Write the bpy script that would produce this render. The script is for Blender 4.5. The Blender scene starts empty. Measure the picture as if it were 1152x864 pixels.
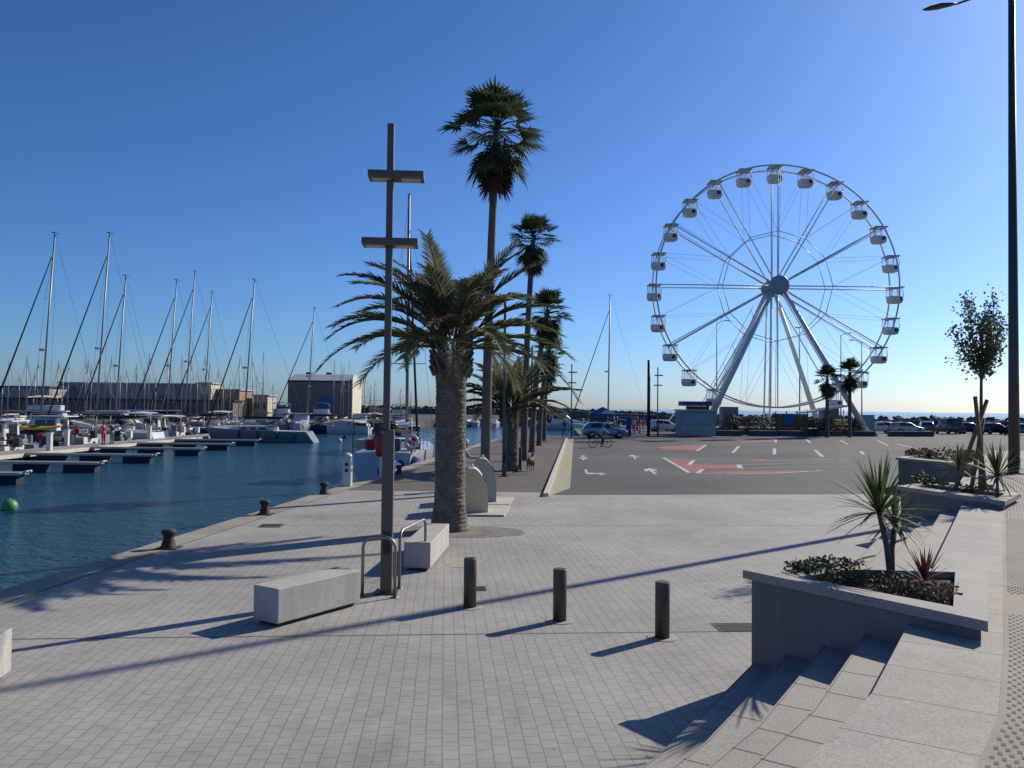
import bpy, bmesh, math, random
from mathutils import Vector, Matrix, noise

SC = bpy.context.scene
COL = SC.collection
rad = math.radians
PI = math.pi

# ------------------------------------------------------------ camera
CAM_Z, FPX = 2.75, 930.0
PITCH, ROLL = rad(1.62), rad(0.65)
cam_d = bpy.data.cameras.new('camera')
cam_d.sensor_width = 36.0
cam_d.lens = FPX / 1152 * 36
cam_d.clip_start = 0.1
cam_d.clip_end = 20000
cam = bpy.data.objects.new('camera', cam_d)
COL.objects.link(cam)
CAM_M = Matrix.Translation((0, 0, CAM_Z)) @ Matrix.Rotation(PI / 2 + PITCH, 4, 'X') @ Matrix.Rotation(ROLL, 4, 'Z')
cam.matrix_world = CAM_M
SC.camera = cam

# ------------------------------------------------------------ sky, sun, exposure
SUN_AZ, SUN_EL = rad(50.0), rad(31.0)
world = bpy.data.worlds.new('World')
SC.world = world
world.use_nodes = True
nt = world.node_tree
bg = nt.nodes['Background']
sky = nt.nodes.new('ShaderNodeTexSky')
sky.sky_type = 'NISHITA'
sky.sun_disc = False
sky.sun_elevation = SUN_EL
sky.sun_rotation = SUN_AZ
sky.altitude = 200
sky.air_density = 0.9
sky.dust_density = 0.8
sky.ozone_density = 10.0
gam = nt.nodes.new('ShaderNodeGamma'); gam.inputs[1].default_value = 1.18      # the camera's contrast
nt.links.new(sky.outputs[0], gam.inputs[0]); nt.links.new(gam.outputs[0], bg.inputs[0])
bg.inputs[1].default_value = 0.081
sun_d = bpy.data.lights.new('sun', 'SUN')
sun_d.energy = 4.75
sun_d.angle = rad(0.5)
sun_d.color = (1.0, 0.935, 0.81)
sun = bpy.data.objects.new('sun', sun_d)
COL.objects.link(sun)
sdir = Vector((math.sin(SUN_AZ) * math.cos(SUN_EL), math.cos(SUN_AZ) * math.cos(SUN_EL), math.sin(SUN_EL)))
sun.rotation_euler = sdir.to_track_quat('Z', 'Y').to_euler()
SC.view_settings.view_transform = 'Standard'
SC.view_settings.look = 'None'
SC.view_settings.gamma = 1
SC.view_settings.use_curve_mapping = False
SC.view_settings.exposure = 0.1
SC.render.engine = 'CYCLES'
SC.cycles.use_denoising = True
SC.cycles.max_bounces = 6
SC.cycles.diffuse_bounces = 3
SC.cycles.transparent_max_bounces = 8
SC.cycles.caustics_reflective = False
SC.cycles.caustics_refractive = False

# ------------------------------------------------------------ layout helpers
def ray(px, py):
    d = Vector(((px - 576) / FPX, -(py - 432) / FPX, -1))
    return (CAM_M.to_3x3() @ d)
def P(px, py, z=0.0):
    """photo pixel -> world point on the level plane z"""
    d = ray(px, py)
    t = (z - CAM_Z) / d.z
    return Vector((d.x * t, d.y * t, z))
def R(px, py, D):
    """photo pixel -> world point at distance y = D"""
    d = ray(px, py)
    t = D / d.y
    return Vector((d.x * t, D, CAM_Z + d.z * t))
def quay_x(y): return -8.57 + 0.1 * y

# ------------------------------------------------------------ mesh builder
class MB:
    def __init__(s):
        s.v, s.f, s.m, s.s = [], [], [], []
    def add(s, vs, fs, mi=0, smooth=False):
        b = len(s.v)
        s.v.extend([tuple(v) for v in vs])
        for f in fs:
            s.f.append([b + i for i in f]); s.m.append(mi); s.s.append(smooth)
        return s
    def box(s, c, d, rz=0.0, mi=0, M=None):
        x, y, z = d[0] / 2, d[1] / 2, d[2] / 2
        vs = [Vector((a * x, b * y, e * z)) for a in (-1, 1) for b in (-1, 1) for e in (-1, 1)]
        m = Matrix.Translation(c) @ (M if M is not None else Matrix.Rotation(rz, 4, 'Z'))
        vs = [m @ v for v in vs]
        return s.add(vs, [(0, 1, 3, 2), (4, 6, 7, 5), (0, 4, 5, 1), (2, 3, 7, 6), (0, 2, 6, 4), (1, 5, 7, 3)], mi)
    def bar(s, p, q, w, h, mi=0):
        p, q = Vector(p), Vector(q)
        d = q - p
        M = d.to_track_quat('Y', 'Z').to_matrix().to_4x4()
        return s.box((p + q) / 2, (w, d.length, h), M=M, mi=mi)
    def tube(s, pts, rads, n=8, mi=0, smooth=True, cap=True):
        pts = [Vector(p) for p in pts]
        if not isinstance(rads, (list, tuple)): rads = [rads] * len(pts)
        vs, fs = [], []
        prev = None
        for i, p in enumerate(pts):
            if i == 0: d = pts[1] - pts[0]
            elif i == len(pts) - 1: d = pts[-1] - pts[-2]
            else: d = (pts[i + 1] - pts[i]).normalized() + (pts[i] - pts[i - 1]).normalized()
            d.normalize()
            if prev is None:
                a = d.orthogonal().normalized()
            else:
                a = prev - d * prev.dot(d)
                if a.length < 1e-6: a = d.orthogonal()
                a.normalize()
            prev = a
            b = d.cross(a)
            for k in range(n):
                t = 2 * PI * k / n
                vs.append(p + (a * math.cos(t) + b * math.sin(t)) * rads[i])
        for i in range(len(pts) - 1):
            for k in range(n):
                k2 = (k + 1) % n
                fs.append((i * n + k, i * n + k2, (i + 1) * n + k2, (i + 1) * n + k))
        if cap:
            fs.append(tuple(range(n - 1, -1, -1)))
            fs.append(tuple((len(pts) - 1) * n + k for k in range(n)))
        return s.add(vs, fs, mi, smooth)
    def lathe(s, prof, n=16, o=(0, 0, 0), mi=0, smooth=True, M=None):
        vs, fs = [], []
        for r, z in prof:
            for k in range(n):
                t = 2 * PI * k / n
                v = Vector((r * math.cos(t), r * math.sin(t), z))
                if M is not None: v = M @ v
                vs.append(v + Vector(o))
        for i in range(len(prof) - 1):
            for k in range(n):
                k2 = (k + 1) % n
                fs.append((i * n + k, i * n + k2, (i + 1) * n + k2, (i + 1) * n + k))
        if prof[0][0] > 1e-4: fs.append(tuple(range(n - 1, -1, -1)))
        if prof[-1][0] > 1e-4: fs.append(tuple((len(prof) - 1) * n + k for k in range(n)))
        return s.add(vs, fs, mi, smooth)
    def ring(s, c, R_, r, axis='Y', n=96, m=8, a0=0, a1=2 * PI, mi=0):
        pts = []
        for k in range(n + 1):
            t = a0 + (a1 - a0) * k / n
            if axis == 'Y': p = Vector((math.cos(t) * R_, 0, math.sin(t) * R_))
            elif axis == 'Z': p = Vector((math.cos(t) * R_, math.sin(t) * R_, 0))
            else: p = Vector((0, math.cos(t) * R_, math.sin(t) * R_))
            pts.append(p + Vector(c))
        return s.tube(pts, r, m, mi, cap=abs(a1 - a0) < 2 * PI - 1e-3)
    def prism(s, poly, z0, z1, mi=0, top_mi=None):
        n = len(poly)
        # make it counter-clockwise
        A = sum(poly[i][0] * poly[(i + 1) % n][1] - poly[(i + 1) % n][0] * poly[i][1] for i in range(n))
        if A < 0: poly = list(reversed(poly))
        vs = [(p[0], p[1], z0) for p in poly] + [(p[0], p[1], z1) for p in poly]
        fs = [tuple(range(n - 1, -1, -1))] + [(i, (i + 1) % n, n + (i + 1) % n, n + i) for i in range(n)]
        s.add(vs, fs, mi)
        return s.add([v for v in vs[n:]], [tuple(range(n))], mi if top_mi is None else top_mi)
    def sheet(s, poly, z, mi=0):
        n = len(poly)
        A = sum(poly[i][0] * poly[(i + 1) % n][1] - poly[(i + 1) % n][0] * poly[i][1] for i in range(n))
        if A < 0: poly = list(reversed(poly))
        return s.add([(p[0], p[1], z) for p in poly], [tuple(range(n))], mi)
    def line(s, pts, w, z, mi=0):
        """a flat painted line along a polyline"""
        for a, b in zip(pts[:-1], pts[1:]):
            a, b = Vector(a[:2]), Vector(b[:2])
            d = (b - a).normalized(); nn = Vector((-d.y, d.x)) * w / 2
            a2, b2 = a - d * w * .2, b + d * w * .2
            s.sheet([a2 - nn, b2 - nn, b2 + nn, a2 + nn], z, mi)
        return s
    def loft(s, secs, mi=0, smooth=True, closed=True, cap=True):
        n = len(secs[0]); vs = []; fs = []
        for sec in secs: vs.extend(sec)
        for i in range(len(secs) - 1):
            for k in range(n if closed else n - 1):
                k2 = (k + 1) % n
                fs.append((i * n + k, i * n + k2, (i + 1) * n + k2, (i + 1) * n + k))
        if cap:
            fs.append(tuple(range(n - 1, -1, -1)))
            fs.append(tuple((len(secs) - 1) * n + k for k in range(n)))
        return s.add(vs, fs, mi, smooth)
    def ball(s, c, r, n=10, m=6, sc=(1, 1, 1), mi=0):
        prof = [(max(1e-5, r * math.sin(PI * i / m)), -r * math.cos(PI * i / m)) for i in range(m + 1)]
        return s.lathe(prof, n, c, mi, True, Matrix.Diagonal((sc[0], sc[1], sc[2])))
    def mesh(s, name, mats, bevel=0, seg=2):
        me = bpy.data.meshes.new(name)
        me.from_pydata(s.v, [], s.f)
        if not isinstance(mats, (list, tuple)): mats = [mats]
        for m in mats: me.materials.append(m)
        me.polygons.foreach_set('material_index', s.m)
        me.polygons.foreach_set('use_smooth', s.s)
        me.update()
        if bevel:
            bm = bmesh.new(); bm.from_mesh(me)
            bmesh.ops.remove_doubles(bm, verts=bm.verts, dist=1e-5)
            bmesh.ops.bevel(bm, geom=list(bm.edges), offset=bevel, segments=seg, affect='EDGES', profile=.5)
            bm.to_mesh(me); bm.free()
        return me
    def build(s, name, mats, parent=None, bevel=0, loc=None, rz=0):
        o = bpy.data.objects.new(name, s.mesh(name, mats, bevel))
        COL.objects.link(o)
        if parent is not None: o.parent = parent
        if loc is not None: o.location = loc
        if rz: o.rotation_euler.z = rz
        return o

def tag(o, label=None, cat=None, group=None, kind=None):
    if label: o['label'] = label
    if cat: o['category'] = cat
    if group: o['group'] = group
    if kind: o['kind'] = kind
    return o
def thing(name, label, cat, loc=(0, 0, 0), rz=0, group=None):
    o = bpy.data.objects.new(name, None)
    o.empty_display_size = .2
    COL.objects.link(o)
    o.location = loc; o.rotation_euler = (0, 0, rz)
    return tag(o, label, cat, group)
def copy_tree(o, parent=None):
    c = o.copy(); COL.objects.link(c)
    if parent is not None: c.parent = parent
    for ch in list(KIDS.get(o.name, [])) or [x for x in bpy.data.objects if x.parent == o]:
        copy_tree(ch, c)
    return c
KIDS = {}
def dup(o, label, loc, rz=None, group=None):
    c = copy_tree(o)
    c.location = loc
    if rz is not None: c.rotation_euler.z = rz
    return tag(c, label, None, group)

# ------------------------------------------------------------ materials
def mat(name, col, rough=.7, metal=0.0, var=.12, scale=3.0, bump=0.0, bscale=None, spec=None, detail=5, fine=0.0, fscale=60, coat=0, streak=0):
    m = bpy.data.materials.new(name); m.use_nodes = True
    n = m.node_tree.nodes; l = m.node_tree.links
    b = n['Principled BSDF']
    b.inputs['Roughness'].default_value = rough
    b.inputs['Metallic'].default_value = metal
    if spec is not None: b.inputs['Specular IOR Level'].default_value = spec
    if coat: b.inputs['Coat Weight'].default_value = coat
    tc = n.new('ShaderNodeTexCoord')
    nz = n.new('ShaderNodeTexNoise'); nz.inputs['Scale'].default_value = scale; nz.inputs['Detail'].default_value = detail
    nz.inputs['Roughness'].default_value = .62
    l.new(tc.outputs['Object'], nz.inputs['Vector'])
    rp = n.new('ShaderNodeValToRGB')
    e = rp.color_ramp.elements
    e[0].position, e[1].position = .28, .72
    e[0].color = (*[max(0, c * (1 - var)) for c in col], 1)
    e[1].color = (*[min(1, c * (1 + var)) for c in col], 1)
    l.new(nz.outputs['Fac'], rp.inputs['Fac'])
    last = rp.outputs['Color']
    if fine:
        n2 = n.new('ShaderNodeTexNoise'); n2.inputs['Scale'].default_value = fscale; n2.inputs['Detail'].default_value = 3
        l.new(tc.outputs['Object'], n2.inputs['Vector'])
        mr = n.new('ShaderNodeMapRange'); mr.inputs[1].default_value = .3; mr.inputs[2].default_value = .7
        mr.inputs[3].default_value = 1 - fine; mr.inputs[4].default_value = 1 + fine
        l.new(n2.outputs['Fac'], mr.inputs[0])
        mx = n.new('ShaderNodeMix'); mx.data_type = 'RGBA'; mx.blend_type = 'MULTIPLY'; mx.inputs[0].default_value = 1
        l.new(last, mx.inputs[6]); l.new(mr.outputs[0], mx.inputs[7]); last = mx.outputs[2]
    if streak:
        ms = n.new('ShaderNodeMapping'); ms.inputs['Scale'].default_value = (7, 7, .5)
        l.new(tc.outputs['Object'], ms.inputs[0])
        ns = n.new('ShaderNodeTexNoise'); ns.inputs['Scale'].default_value = 1; ns.inputs['Detail'].default_value = 6; ns.inputs['Roughness'].default_value = .7
        l.new(ms.outputs[0], ns.inputs['Vector'])
        rs = n.new('ShaderNodeMapRange'); rs.inputs[1].default_value = .45; rs.inputs[2].default_value = .75; rs.inputs[3].default_value = 1; rs.inputs[4].default_value = 1 - streak
        l.new(ns.outputs['Fac'], rs.inputs[0])
        mx = n.new('ShaderNodeMix'); mx.data_type = 'RGBA'; mx.blend_type = 'MULTIPLY'; mx.inputs[0].default_value = 1
        l.new(last, mx.inputs[6]); l.new(rs.outputs[0], mx.inputs[7]); last = mx.outputs[2]
    l.new(last, b.inputs['Base Color'])
    if bump:
        n3 = n.new('ShaderNodeTexNoise'); n3.inputs['Scale'].default_value = bscale or scale * 6; n3.inputs['Detail'].default_value = 4
        l.new(tc.outputs['Object'], n3.inputs['Vector'])
        bp = n.new('ShaderNodeBump'); bp.inputs['Strength'].default_value = bump; bp.inputs['Distance'].default_value = .02
        l.new(n3.outputs['Fac'], bp.inputs['Height']); l.new(bp.outputs[0], b.inputs['Normal'])
    return m

def leaf_mat(name, col, col2=None, transl=.28, rough=.5, scale=1.5):
    m = mat(name, col, max(rough, .62), 0, .45, scale, spec=.22)
    n = m.node_tree.nodes; l = m.node_tree.links
    b = n['Principled BSDF']; out = n['Material Output']
    tr = n.new('ShaderNodeBsdfTranslucent')
    src = b.inputs['Base Color'].links[0].from_socket
    if col2:
        rp = [x for x in n if x.type == 'VALTORGB'][0]
        rp.color_ramp.elements[1].color = (*col2, 1)
    l.new(src, tr.inputs['Color'])
    mx = n.new('ShaderNodeMixShader'); mx.inputs[0].default_value = transl
    l.new(b.outputs[0], mx.inputs[1]); l.new(tr.outputs[0], mx.inputs[2]); l.new(mx.outputs[0], out.inputs['Surface'])
    return m

def brick_mat(name, col, mortar, bw, bh, ms, rz=0.0, rough=.8, var=.1, big=None, bump=.25, offset=.5, fine=.12, stain=.18, squash=1.0, dirty=False):
    """paving: stones of bw x bh metres with joints of ms, laid at angle rz"""
    m = bpy.data.materials.new(name); m.use_nodes = True
    n = m.node_tree.nodes; l = m.node_tree.links
    b = n['Principled BSDF']; b.inputs['Roughness'].default_value = rough
    tc = n.new('ShaderNodeTexCoord')
    mp = n.new('ShaderNodeMapping'); mp.inputs['Rotation'].default_value = (0, 0, -rz)
    l.new(tc.outputs['Object'], mp.inputs[0])
    # slight wobble so the joints are not ruler straight
    wn = n.new('ShaderNodeTexNoise'); wn.inputs['Scale'].default_value = 2.5; wn.inputs['Detail'].default_value = 2
    l.new(mp.outputs[0], wn.inputs['Vector'])
    ws = n.new('ShaderNodeVectorMath'); ws.operation = 'MULTIPLY_ADD'
    ws.inputs[1].default_value = (.02, .02, 0)
    l.new(wn.outputs['Color'], ws.inputs[0]); l.new(mp.outputs[0], ws.inputs[2])
    br = n.new('ShaderNodeTexBrick')
    br.inputs['Scale'].default_value = 1
    br.inputs['Brick Width'].default_value = bw
    br.inputs['Row Height'].default_value = bh
    br.inputs['Mortar Size'].default_value = ms
    br.inputs['Mortar Smooth'].default_value = .35
    br.inputs['Bias'].default_value = 0
    br.offset = offset; br.squash = squash
    br.inputs['Color1'].default_value = (*[c * (1 - var) for c in col], 1)
    br.inputs['Color2'].default_value = (*[c * (1 + var) for c in col], 1)
    br.inputs['Mortar'].default_value = (*mortar, 1)
    l.new(ws.outputs[0], br.inputs['Vector'])
    last = br.outputs['Color']
    def mul(last, sc, lo, hi, amt, det=5):
        nz = n.new('ShaderNodeTexNoise'); nz.inputs['Scale'].default_value = sc; nz.inputs['Detail'].default_value = det
        nz.inputs['Roughness'].default_value = .65
        l.new(tc.outputs['Object'], nz.inputs['Vector'])
        mr = n.new('ShaderNodeMapRange'); mr.inputs[1].default_value = .3; mr.inputs[2].default_value = .7
        mr.inputs[3].default_value = 1 - amt; mr.inputs[4].default_value = 1 + amt
        l.new(nz.outputs['Fac'], mr.inputs[0])
        mx = n.new('ShaderNodeMix'); mx.data_type = 'RGBA'; mx.blend_type = 'MULTIPLY'; mx.inputs[0].default_value = 1
        l.new(last, mx.inputs[6]); l.new(mr.outputs[0], mx.inputs[7])
        return mx.outputs[2]
    last = mul(last, .35, 0, 0, stain)
    if dirty:
        nd = n.new('ShaderNodeTexNoise'); nd.inputs['Scale'].default_value = 1.1; nd.inputs['Detail'].default_value = 8; nd.inputs['Roughness'].default_value = .75
        md = n.new('ShaderNodeMapping'); md.inputs['Scale'].default_value = (1, .35, 1); md.inputs['Rotation'].default_value = (0, 0, .5)
        l.new(tc.outputs['Object'], md.inputs[0]); l.new(md.outputs[0], nd.inputs['Vector'])
        rd = n.new('ShaderNodeMapRange'); rd.inputs[1].default_value = .53; rd.inputs[2].default_value = .74; rd.inputs[3].default_value = 1; rd.inputs[4].default_value = .74
        l.new(nd.outputs['Fac'], rd.inputs[0])
        vo = n.new('ShaderNodeTexVoronoi'); vo.inputs['Scale'].default_value = 2.3; vo.inputs['Randomness'].default_value = 1
        l.new(tc.outputs['Object'], vo.inputs['Vector'])
        rv = n.new('ShaderNodeMapRange'); rv.inputs[1].default_value = .03; rv.inputs[2].default_value = .055; rv.inputs[3].default_value = .62; rv.inputs[4].default_value = 1
        l.new(vo.outputs['Distance'], rv.inputs[0])
        for sck in (rd.outputs[0], rv.outputs[0]):
            mx = n.new('ShaderNodeMix'); mx.data_type = 'RGBA'; mx.blend_type = 'MULTIPLY'; mx.inputs[0].default_value = 1
            l.new(last, mx.inputs[6]); l.new(sck, mx.inputs[7]); last = mx.outputs[2]
    last = mul(last, 4.0, 0, 0, stain * .5)
    last = mul(last, 70, 0, 0, fine, 2)
    if big:
        b2 = n.new('ShaderNodeTexBrick'); b2.inputs['Scale'].default_value = 1
        b2.inputs['Brick Width'].default_value = big[0]; b2.inputs['Row Height'].default_value = big[1]
        b2.inputs['Mortar Size'].default_value = big[2]; b2.inputs['Mortar Smooth'].default_value = .1; b2.offset = 0
        mp2 = n.new('ShaderNodeMapping'); mp2.inputs['Location'].default_value = (big[3], big[4], 0)
        l.new(ws.outputs[0], mp2.inputs[0]); l.new(mp2.outputs[0], b2.inputs['Vector'])
        mx = n.new('ShaderNodeMix'); mx.data_type = 'RGBA'; mx.blend_type = 'MIX'
        l.new(b2.outputs['Fac'], mx.inputs[0]); l.new(last, mx.inputs[6]); mx.inputs[7].default_value = (*[c * .45 for c in mortar], 1)
        last = mx.outputs[2]
    l.new(last, b.inputs['Base Color'])
    bp = n.new('ShaderNodeBump'); bp.inputs['Strength'].default_value = bump; bp.inputs['Distance'].default_value = .012; bp.invert = True
    l.new(br.outputs['Fac'], bp.inputs['Height'])
    l.new(bp.outputs[0], b.inputs['Normal'])
    return m

M = {}
PAVE_RZ = rad(4.6)
M['paving'] = brick_mat('plaza_paving', (0.325, 0.302, 0.274), (0.225, 0.208, 0.186), .168, .135, .008, PAVE_RZ + PI / 2, big=(9.2, 60, .025, -.9, 27), var=.028, offset=.5, stain=.2, dirty=True)
M['coping'] = brick_mat('quay_coping', (0.300, 0.254, 0.195), (0.140, 0.116, 0.093), 1.2, 8.0, .012, PI / 2 - .1, offset=0)
M['brown_paving'] = brick_mat('brown_paving', (0.115, 0.087, 0.074), (0.075, 0.063, 0.056), .3, .2, .012, PAVE_RZ, var=.12)
M['asphalt'] = mat('asphalt', (0.070, 0.065, 0.057), .85, 0, .45, .12, .3, 150, fine=.25, fscale=90, detail=8)
M['asphalt_patch'] = mat('asphalt_patch', (.05, .048, .045), .9, 0, .2, .6, .2, 150, fine=.2, fscale=90)
M['red_paint'] = mat('red_road_paint', (.3, .068, .06), .8, 0, .22, 1.2, fine=.3, fscale=25)
M['white_paint'] = mat('white_road_paint', (.44, .43, .4), .75, 0, .35, 1.8, fine=.3, fscale=18)
M['sand'] = mat('sandy_gutter', (.36, .31, .2), .9, 0, .2, 2, .2)
M['kerb'] = mat('kerb_stone', (0.500, 0.465, 0.400), .85, 0, .15, 2, .2)
M['granite'] = brick_mat('pink_granite_slabs', (.325, .285, .248), (0.130, 0.106, 0.093), .72, 30, .008, rad(58), var=.06, offset=0, fine=.28, stain=.14, dirty=True)
M['granite_plain'] = mat('granite_tread', (.315, .28, .246), .75, 0, .1, 1.5, .15, 80, fine=.28, fscale=75)
M['granite_cap'] = mat('granite_cap', (.325, .288, .252), .75, 0, .1, 1.5, .1, 80, fine=.25, fscale=75)
M['tactile'] = mat('tactile_paving', (0.300, 0.252, 0.200), .85, 0, .15, 1.5, .1, fine=.2)
M['tactile_dark'] = mat('tactile_dome_shade', (.12, .105, .09), .9)  # shade of the tactile domes, painted as a flat dark tone
M['beige_concrete'] = mat('beige_concrete', (0.300, 0.247, 0.181), .85, 0, .14, 1.2, .15, fine=.15)
M['render_grey'] = mat('grey_render_wall', (0.200, 0.180, 0.151), .9, 0, .14, 1.2, .25, 40, fine=.12, streak=.16)
M['concrete'] = mat('bench_concrete', (0.440, 0.407, 0.358), .75, 0, .1, 2.0, .15, 60, fine=.14, fscale=40, streak=.25)
M['old_concrete'] = mat('old_concrete', (0.260, 0.242, 0.214), .9, 0, .2, .6, .3)
M['quay_wall'] = mat('quay_wall_stone', (.16, .15, .135), .9, 0, .3, .5, .4)
M['joint_edge_shade'] = mat('slab_joint_edge_shade', (.16, .135, .115), .9)  # slab joints, and the shade line painted along tread edges
M['dirt'] = mat('dry_tree_pit_earth', (.19, .165, .13), .95, 0, .35, 3, .5, 30, fine=.3, fscale=30)
M['soil'] = mat('planter_soil', (.05, .035, .024), 1, 0, .4, 6, .6, 30)
M['lamp_metal'] = mat('brown_grey_metal', (.12, .104, .086), .5, .3, .12, 2)
M['lamp_light'] = mat('lamp_glass', (.55, .53, .5), .3)
M['dark_metal'] = mat('dark_metal', (.04, .036, .033), .5, .3, .15, 4)
M['pole_metal'] = mat('dark_brown_pole', (.055, .048, .052), .45, .2, .15, 1)
M['bollard'] = mat('bollard_metal', (0.085, 0.073, 0.063), .5, .3, .2, 3, fine=.1)
M['steel'] = mat('brushed_steel', (.26, .24, .22), .45, .8, .1, 5)
M['iron'] = mat('rusted_iron', (.05, .038, .03), .75, .2, .4, 6, .4)
M['palm_trunk'] = mat('palm_trunk', (.15, .122, .095), .95, 0, .5, 3.5, .9, 14, fine=.2, fscale=22)
M['washi_trunk'] = mat('fan_palm_trunk', (.13, .1, .08), .95, 0, .35, 3, .6, 18, fine=.2)
M['phoenix'] = leaf_mat('date_palm_leaf', (.105, .115, .055), (.2, .205, .115), .4)
M['phoenix_dry'] = leaf_mat('dry_palm_leaf', (.14, .1, .055), (.2, .15, .085), .2)
M['fan'] = leaf_mat('fan_palm_leaf', (.05, .07, .03), (.11, .13, .06), .3)
M['fan_dry'] = leaf_mat('dead_fan_leaf', (.075, .052, .03), (.14, .1, .06), .15)
M['cordyline'] = leaf_mat('cordyline_leaf', (.05, .08, .022), (.14, .18, .06), .25, .45, 4)
M['red_leaf'] = leaf_mat('red_leaf', (.12, .02, .025), (.22, .06, .06), .25)
M['succulent'] = leaf_mat('succulent_leaf', (.05, .065, .03), (.13, .15, .07), .2)
M['red_succulent'] = leaf_mat('reddish_succulent_leaf', (.085, .06, .035), (.18, .13, .075), .2)
M['tree_leaf'] = leaf_mat('small_tree_leaf', (.07, .09, .05), (.14, .165, .095), .38)
M['bark'] = mat('thin_bark', (.13, .1, .075), .95, 0, .3, 8, .5)
M['stake'] = mat('wooden_stake', (.2, .13, .08), .85, 0, .3, 4, .3)
M['grey_shrub'] = leaf_mat('grey_shrub_leaf', (.06, .07, .04), (.14, .13, .08), .2)
M['white_gel'] = mat('white_gelcoat', (.62, .61, .59), .3, 0, .05, .8, coat=.3)
M['grey_gel'] = mat('grey_gelcoat', (.42, .44, .46), .35, 0, .06, .8, coat=.3)
M['slate_gel'] = mat('slate_grey_gelcoat', (.17, .19, .22), .4, 0, .08, .8, coat=0, spec=.3)  # even dark blue-grey hull colour
M['navy'] = mat('navy_hull', (.018, .03, .075), .3, 0, .15, 1, coat=.3)
M['blue_cover'] = mat('blue_canvas', (.02, .05, .2), .85, 0, .2, 4)
M['dark_cover'] = mat('dark_canvas', (.025, .027, .035), .9, 0, .25, 4)
M['cream'] = mat('cream_canvas', (.58, .53, .36), .9, 0, .1, 3)
M['beige_canvas'] = mat('beige_canvas', (.55, .49, .43), .9, 0, .1, 3)
M['teak'] = mat('teak_deck', (.22, .15, .09), .8, 0, .2, 6)
M['red'] = mat('red_plastic', (.42, .018, .02), .5, 0, .15, 4)
M['orange'] = mat('orange_plastic', (.7, .2, .03), .5, 0, .1, 4)
M['yellow'] = mat('yellow_kayak', (.75, .42, .02), .4, 0, .1, 3)
M['green'] = mat('green_buoy', (.05, .26, .08), .5, 0, .15, 5)
M['mast'] = mat('mast_alloy', (.24, .225, .21), .45, .5, .08, 2)
M['wire'] = mat('rigging_wire', (.1, .1, .11), .5, .3)
M['glass'] = mat('dark_glass', (.02, .026, .032), .08, 0, .3, 1)
M['pale_glass'] = mat('pale_glass', (.25, .29, .32), .1, 0, .2, 1)
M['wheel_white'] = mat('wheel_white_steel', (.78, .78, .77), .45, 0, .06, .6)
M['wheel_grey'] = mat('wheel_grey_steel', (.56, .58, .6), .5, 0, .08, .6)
M['wheel_dark'] = mat('wheel_dark_steel', (.24, .25, .26), .5, 0, .1, .6)
M['hub_blue'] = mat('hub_blue_grey', (.3, .33, .37), .5, 0, .12, 1.5)
M['gondola'] = mat('gondola_shell', (.7, .66, .65), .4, 0, .08, 1.5)
M['kiosk'] = mat('kiosk_blue_grey', (.24, .265, .31), .6, 0, .08, 1)
M['kiosk_light'] = mat('kiosk_light_panel', (.42, .46, .5), .6, 0, .08, 1)
M['kiosk_blue'] = mat('kiosk_blue_roof', (.025, .06, .22), .6, 0, .1, 1)
M['window_lit'] = mat('kiosk_window', (.42, .42, .27), .4, 0, .15, 2)
M['brown_fence'] = mat('brown_fence_wood', (.16, .085, .03), .85, 0, .3, 2)
M['blue_panel'] = mat('blue_panel', (.03, .1, .3), .6, 0, .15, 1.5)
M['block'] = mat('blue_grey_block', (.06, .072, .085), .85, 0, .25, 2, .2)
M['rock'] = mat('breakwater_rock', (.1, .085, .075), .95, 0, .45, .5, .6, 3)
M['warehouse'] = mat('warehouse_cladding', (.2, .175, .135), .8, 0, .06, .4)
M['warehouse_lit'] = mat('warehouse_sunlit_gable', (.62, .56, .42), .8, 0, .06, .4)  # paler copy of the cladding, sunlight painted into the gable colour
M['roof_grey'] = mat('pale_metal_roof', (.4, .4, .4), .6, 0, .08, .4)
M['low_grey'] = mat('grey_quay_building', (.29, .285, .28), .85, 0, .12, .3)
M['dark_shed'] = mat('dark_shed_boards', (.13, .12, .115), .9, 0, .3, .6)
M['low_cream'] = mat('cream_quay_building', (.52, .46, .34), .85, 0, .1, .5)
M['low_orange'] = mat('orange_quay_building', (.3, .2, .12), .85, 0, .1, .5)
M['skin'] = mat('skin', (.42, .26, .18), .6, 0, .06, 6)
M['hair_white'] = mat('white_hair', (.62, .58, .5), .8, 0, .15, 20)
M['hair_dark'] = mat('dark_hair', (.04, .028, .02), .7, 0, .2, 20)
def cloth(name, c): return mat(name, c, .9, 0, .12, 8)
M['c_blue'] = cloth('blue_cloth', (.05, .1, .28)); M['c_white'] = cloth('white_cloth', (.62, .62, .62))
M['c_red'] = cloth('red_cloth', (.4, .03, .03)); M['c_dark'] = cloth('dark_cloth', (.02, .022, .03))
M['c_grey'] = cloth('grey_blue_cloth', (.2, .26, .32)); M['c_pink'] = cloth('pink_cloth', (.5, .22, .2))
M['c_pale'] = cloth('pale_blue_cloth', (.3, .42, .65)); M['c_green'] = cloth('green_cloth', (.05, .14, .09))
M['dog'] = mat('brown_fur', (.2, .1, .055), .95, 0, .3, 8); M['dog_white'] = mat('white_fur', (.55, .5, .46), .95, 0, .1, 8)
M['tyre'] = mat('tyre_rubber', (.02, .02, .02), .85); M['rim'] = mat('wheel_rim', (.35, .35, .36), .35, .8)
M['lamp_red'] = mat('tail_light', (.35, .01, .01), .25); M['lamp_clear'] = mat('head_light', (.6, .6, .6), .15)
M['bin_beige'] = mat('beige_bin_side', (.68, .55, .37), .75, 0, .08, 1.5)
M['bin_green'] = mat('grey_green_bin_side', (.3, .335, .32), .75, 0, .08, 1.5)
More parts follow.
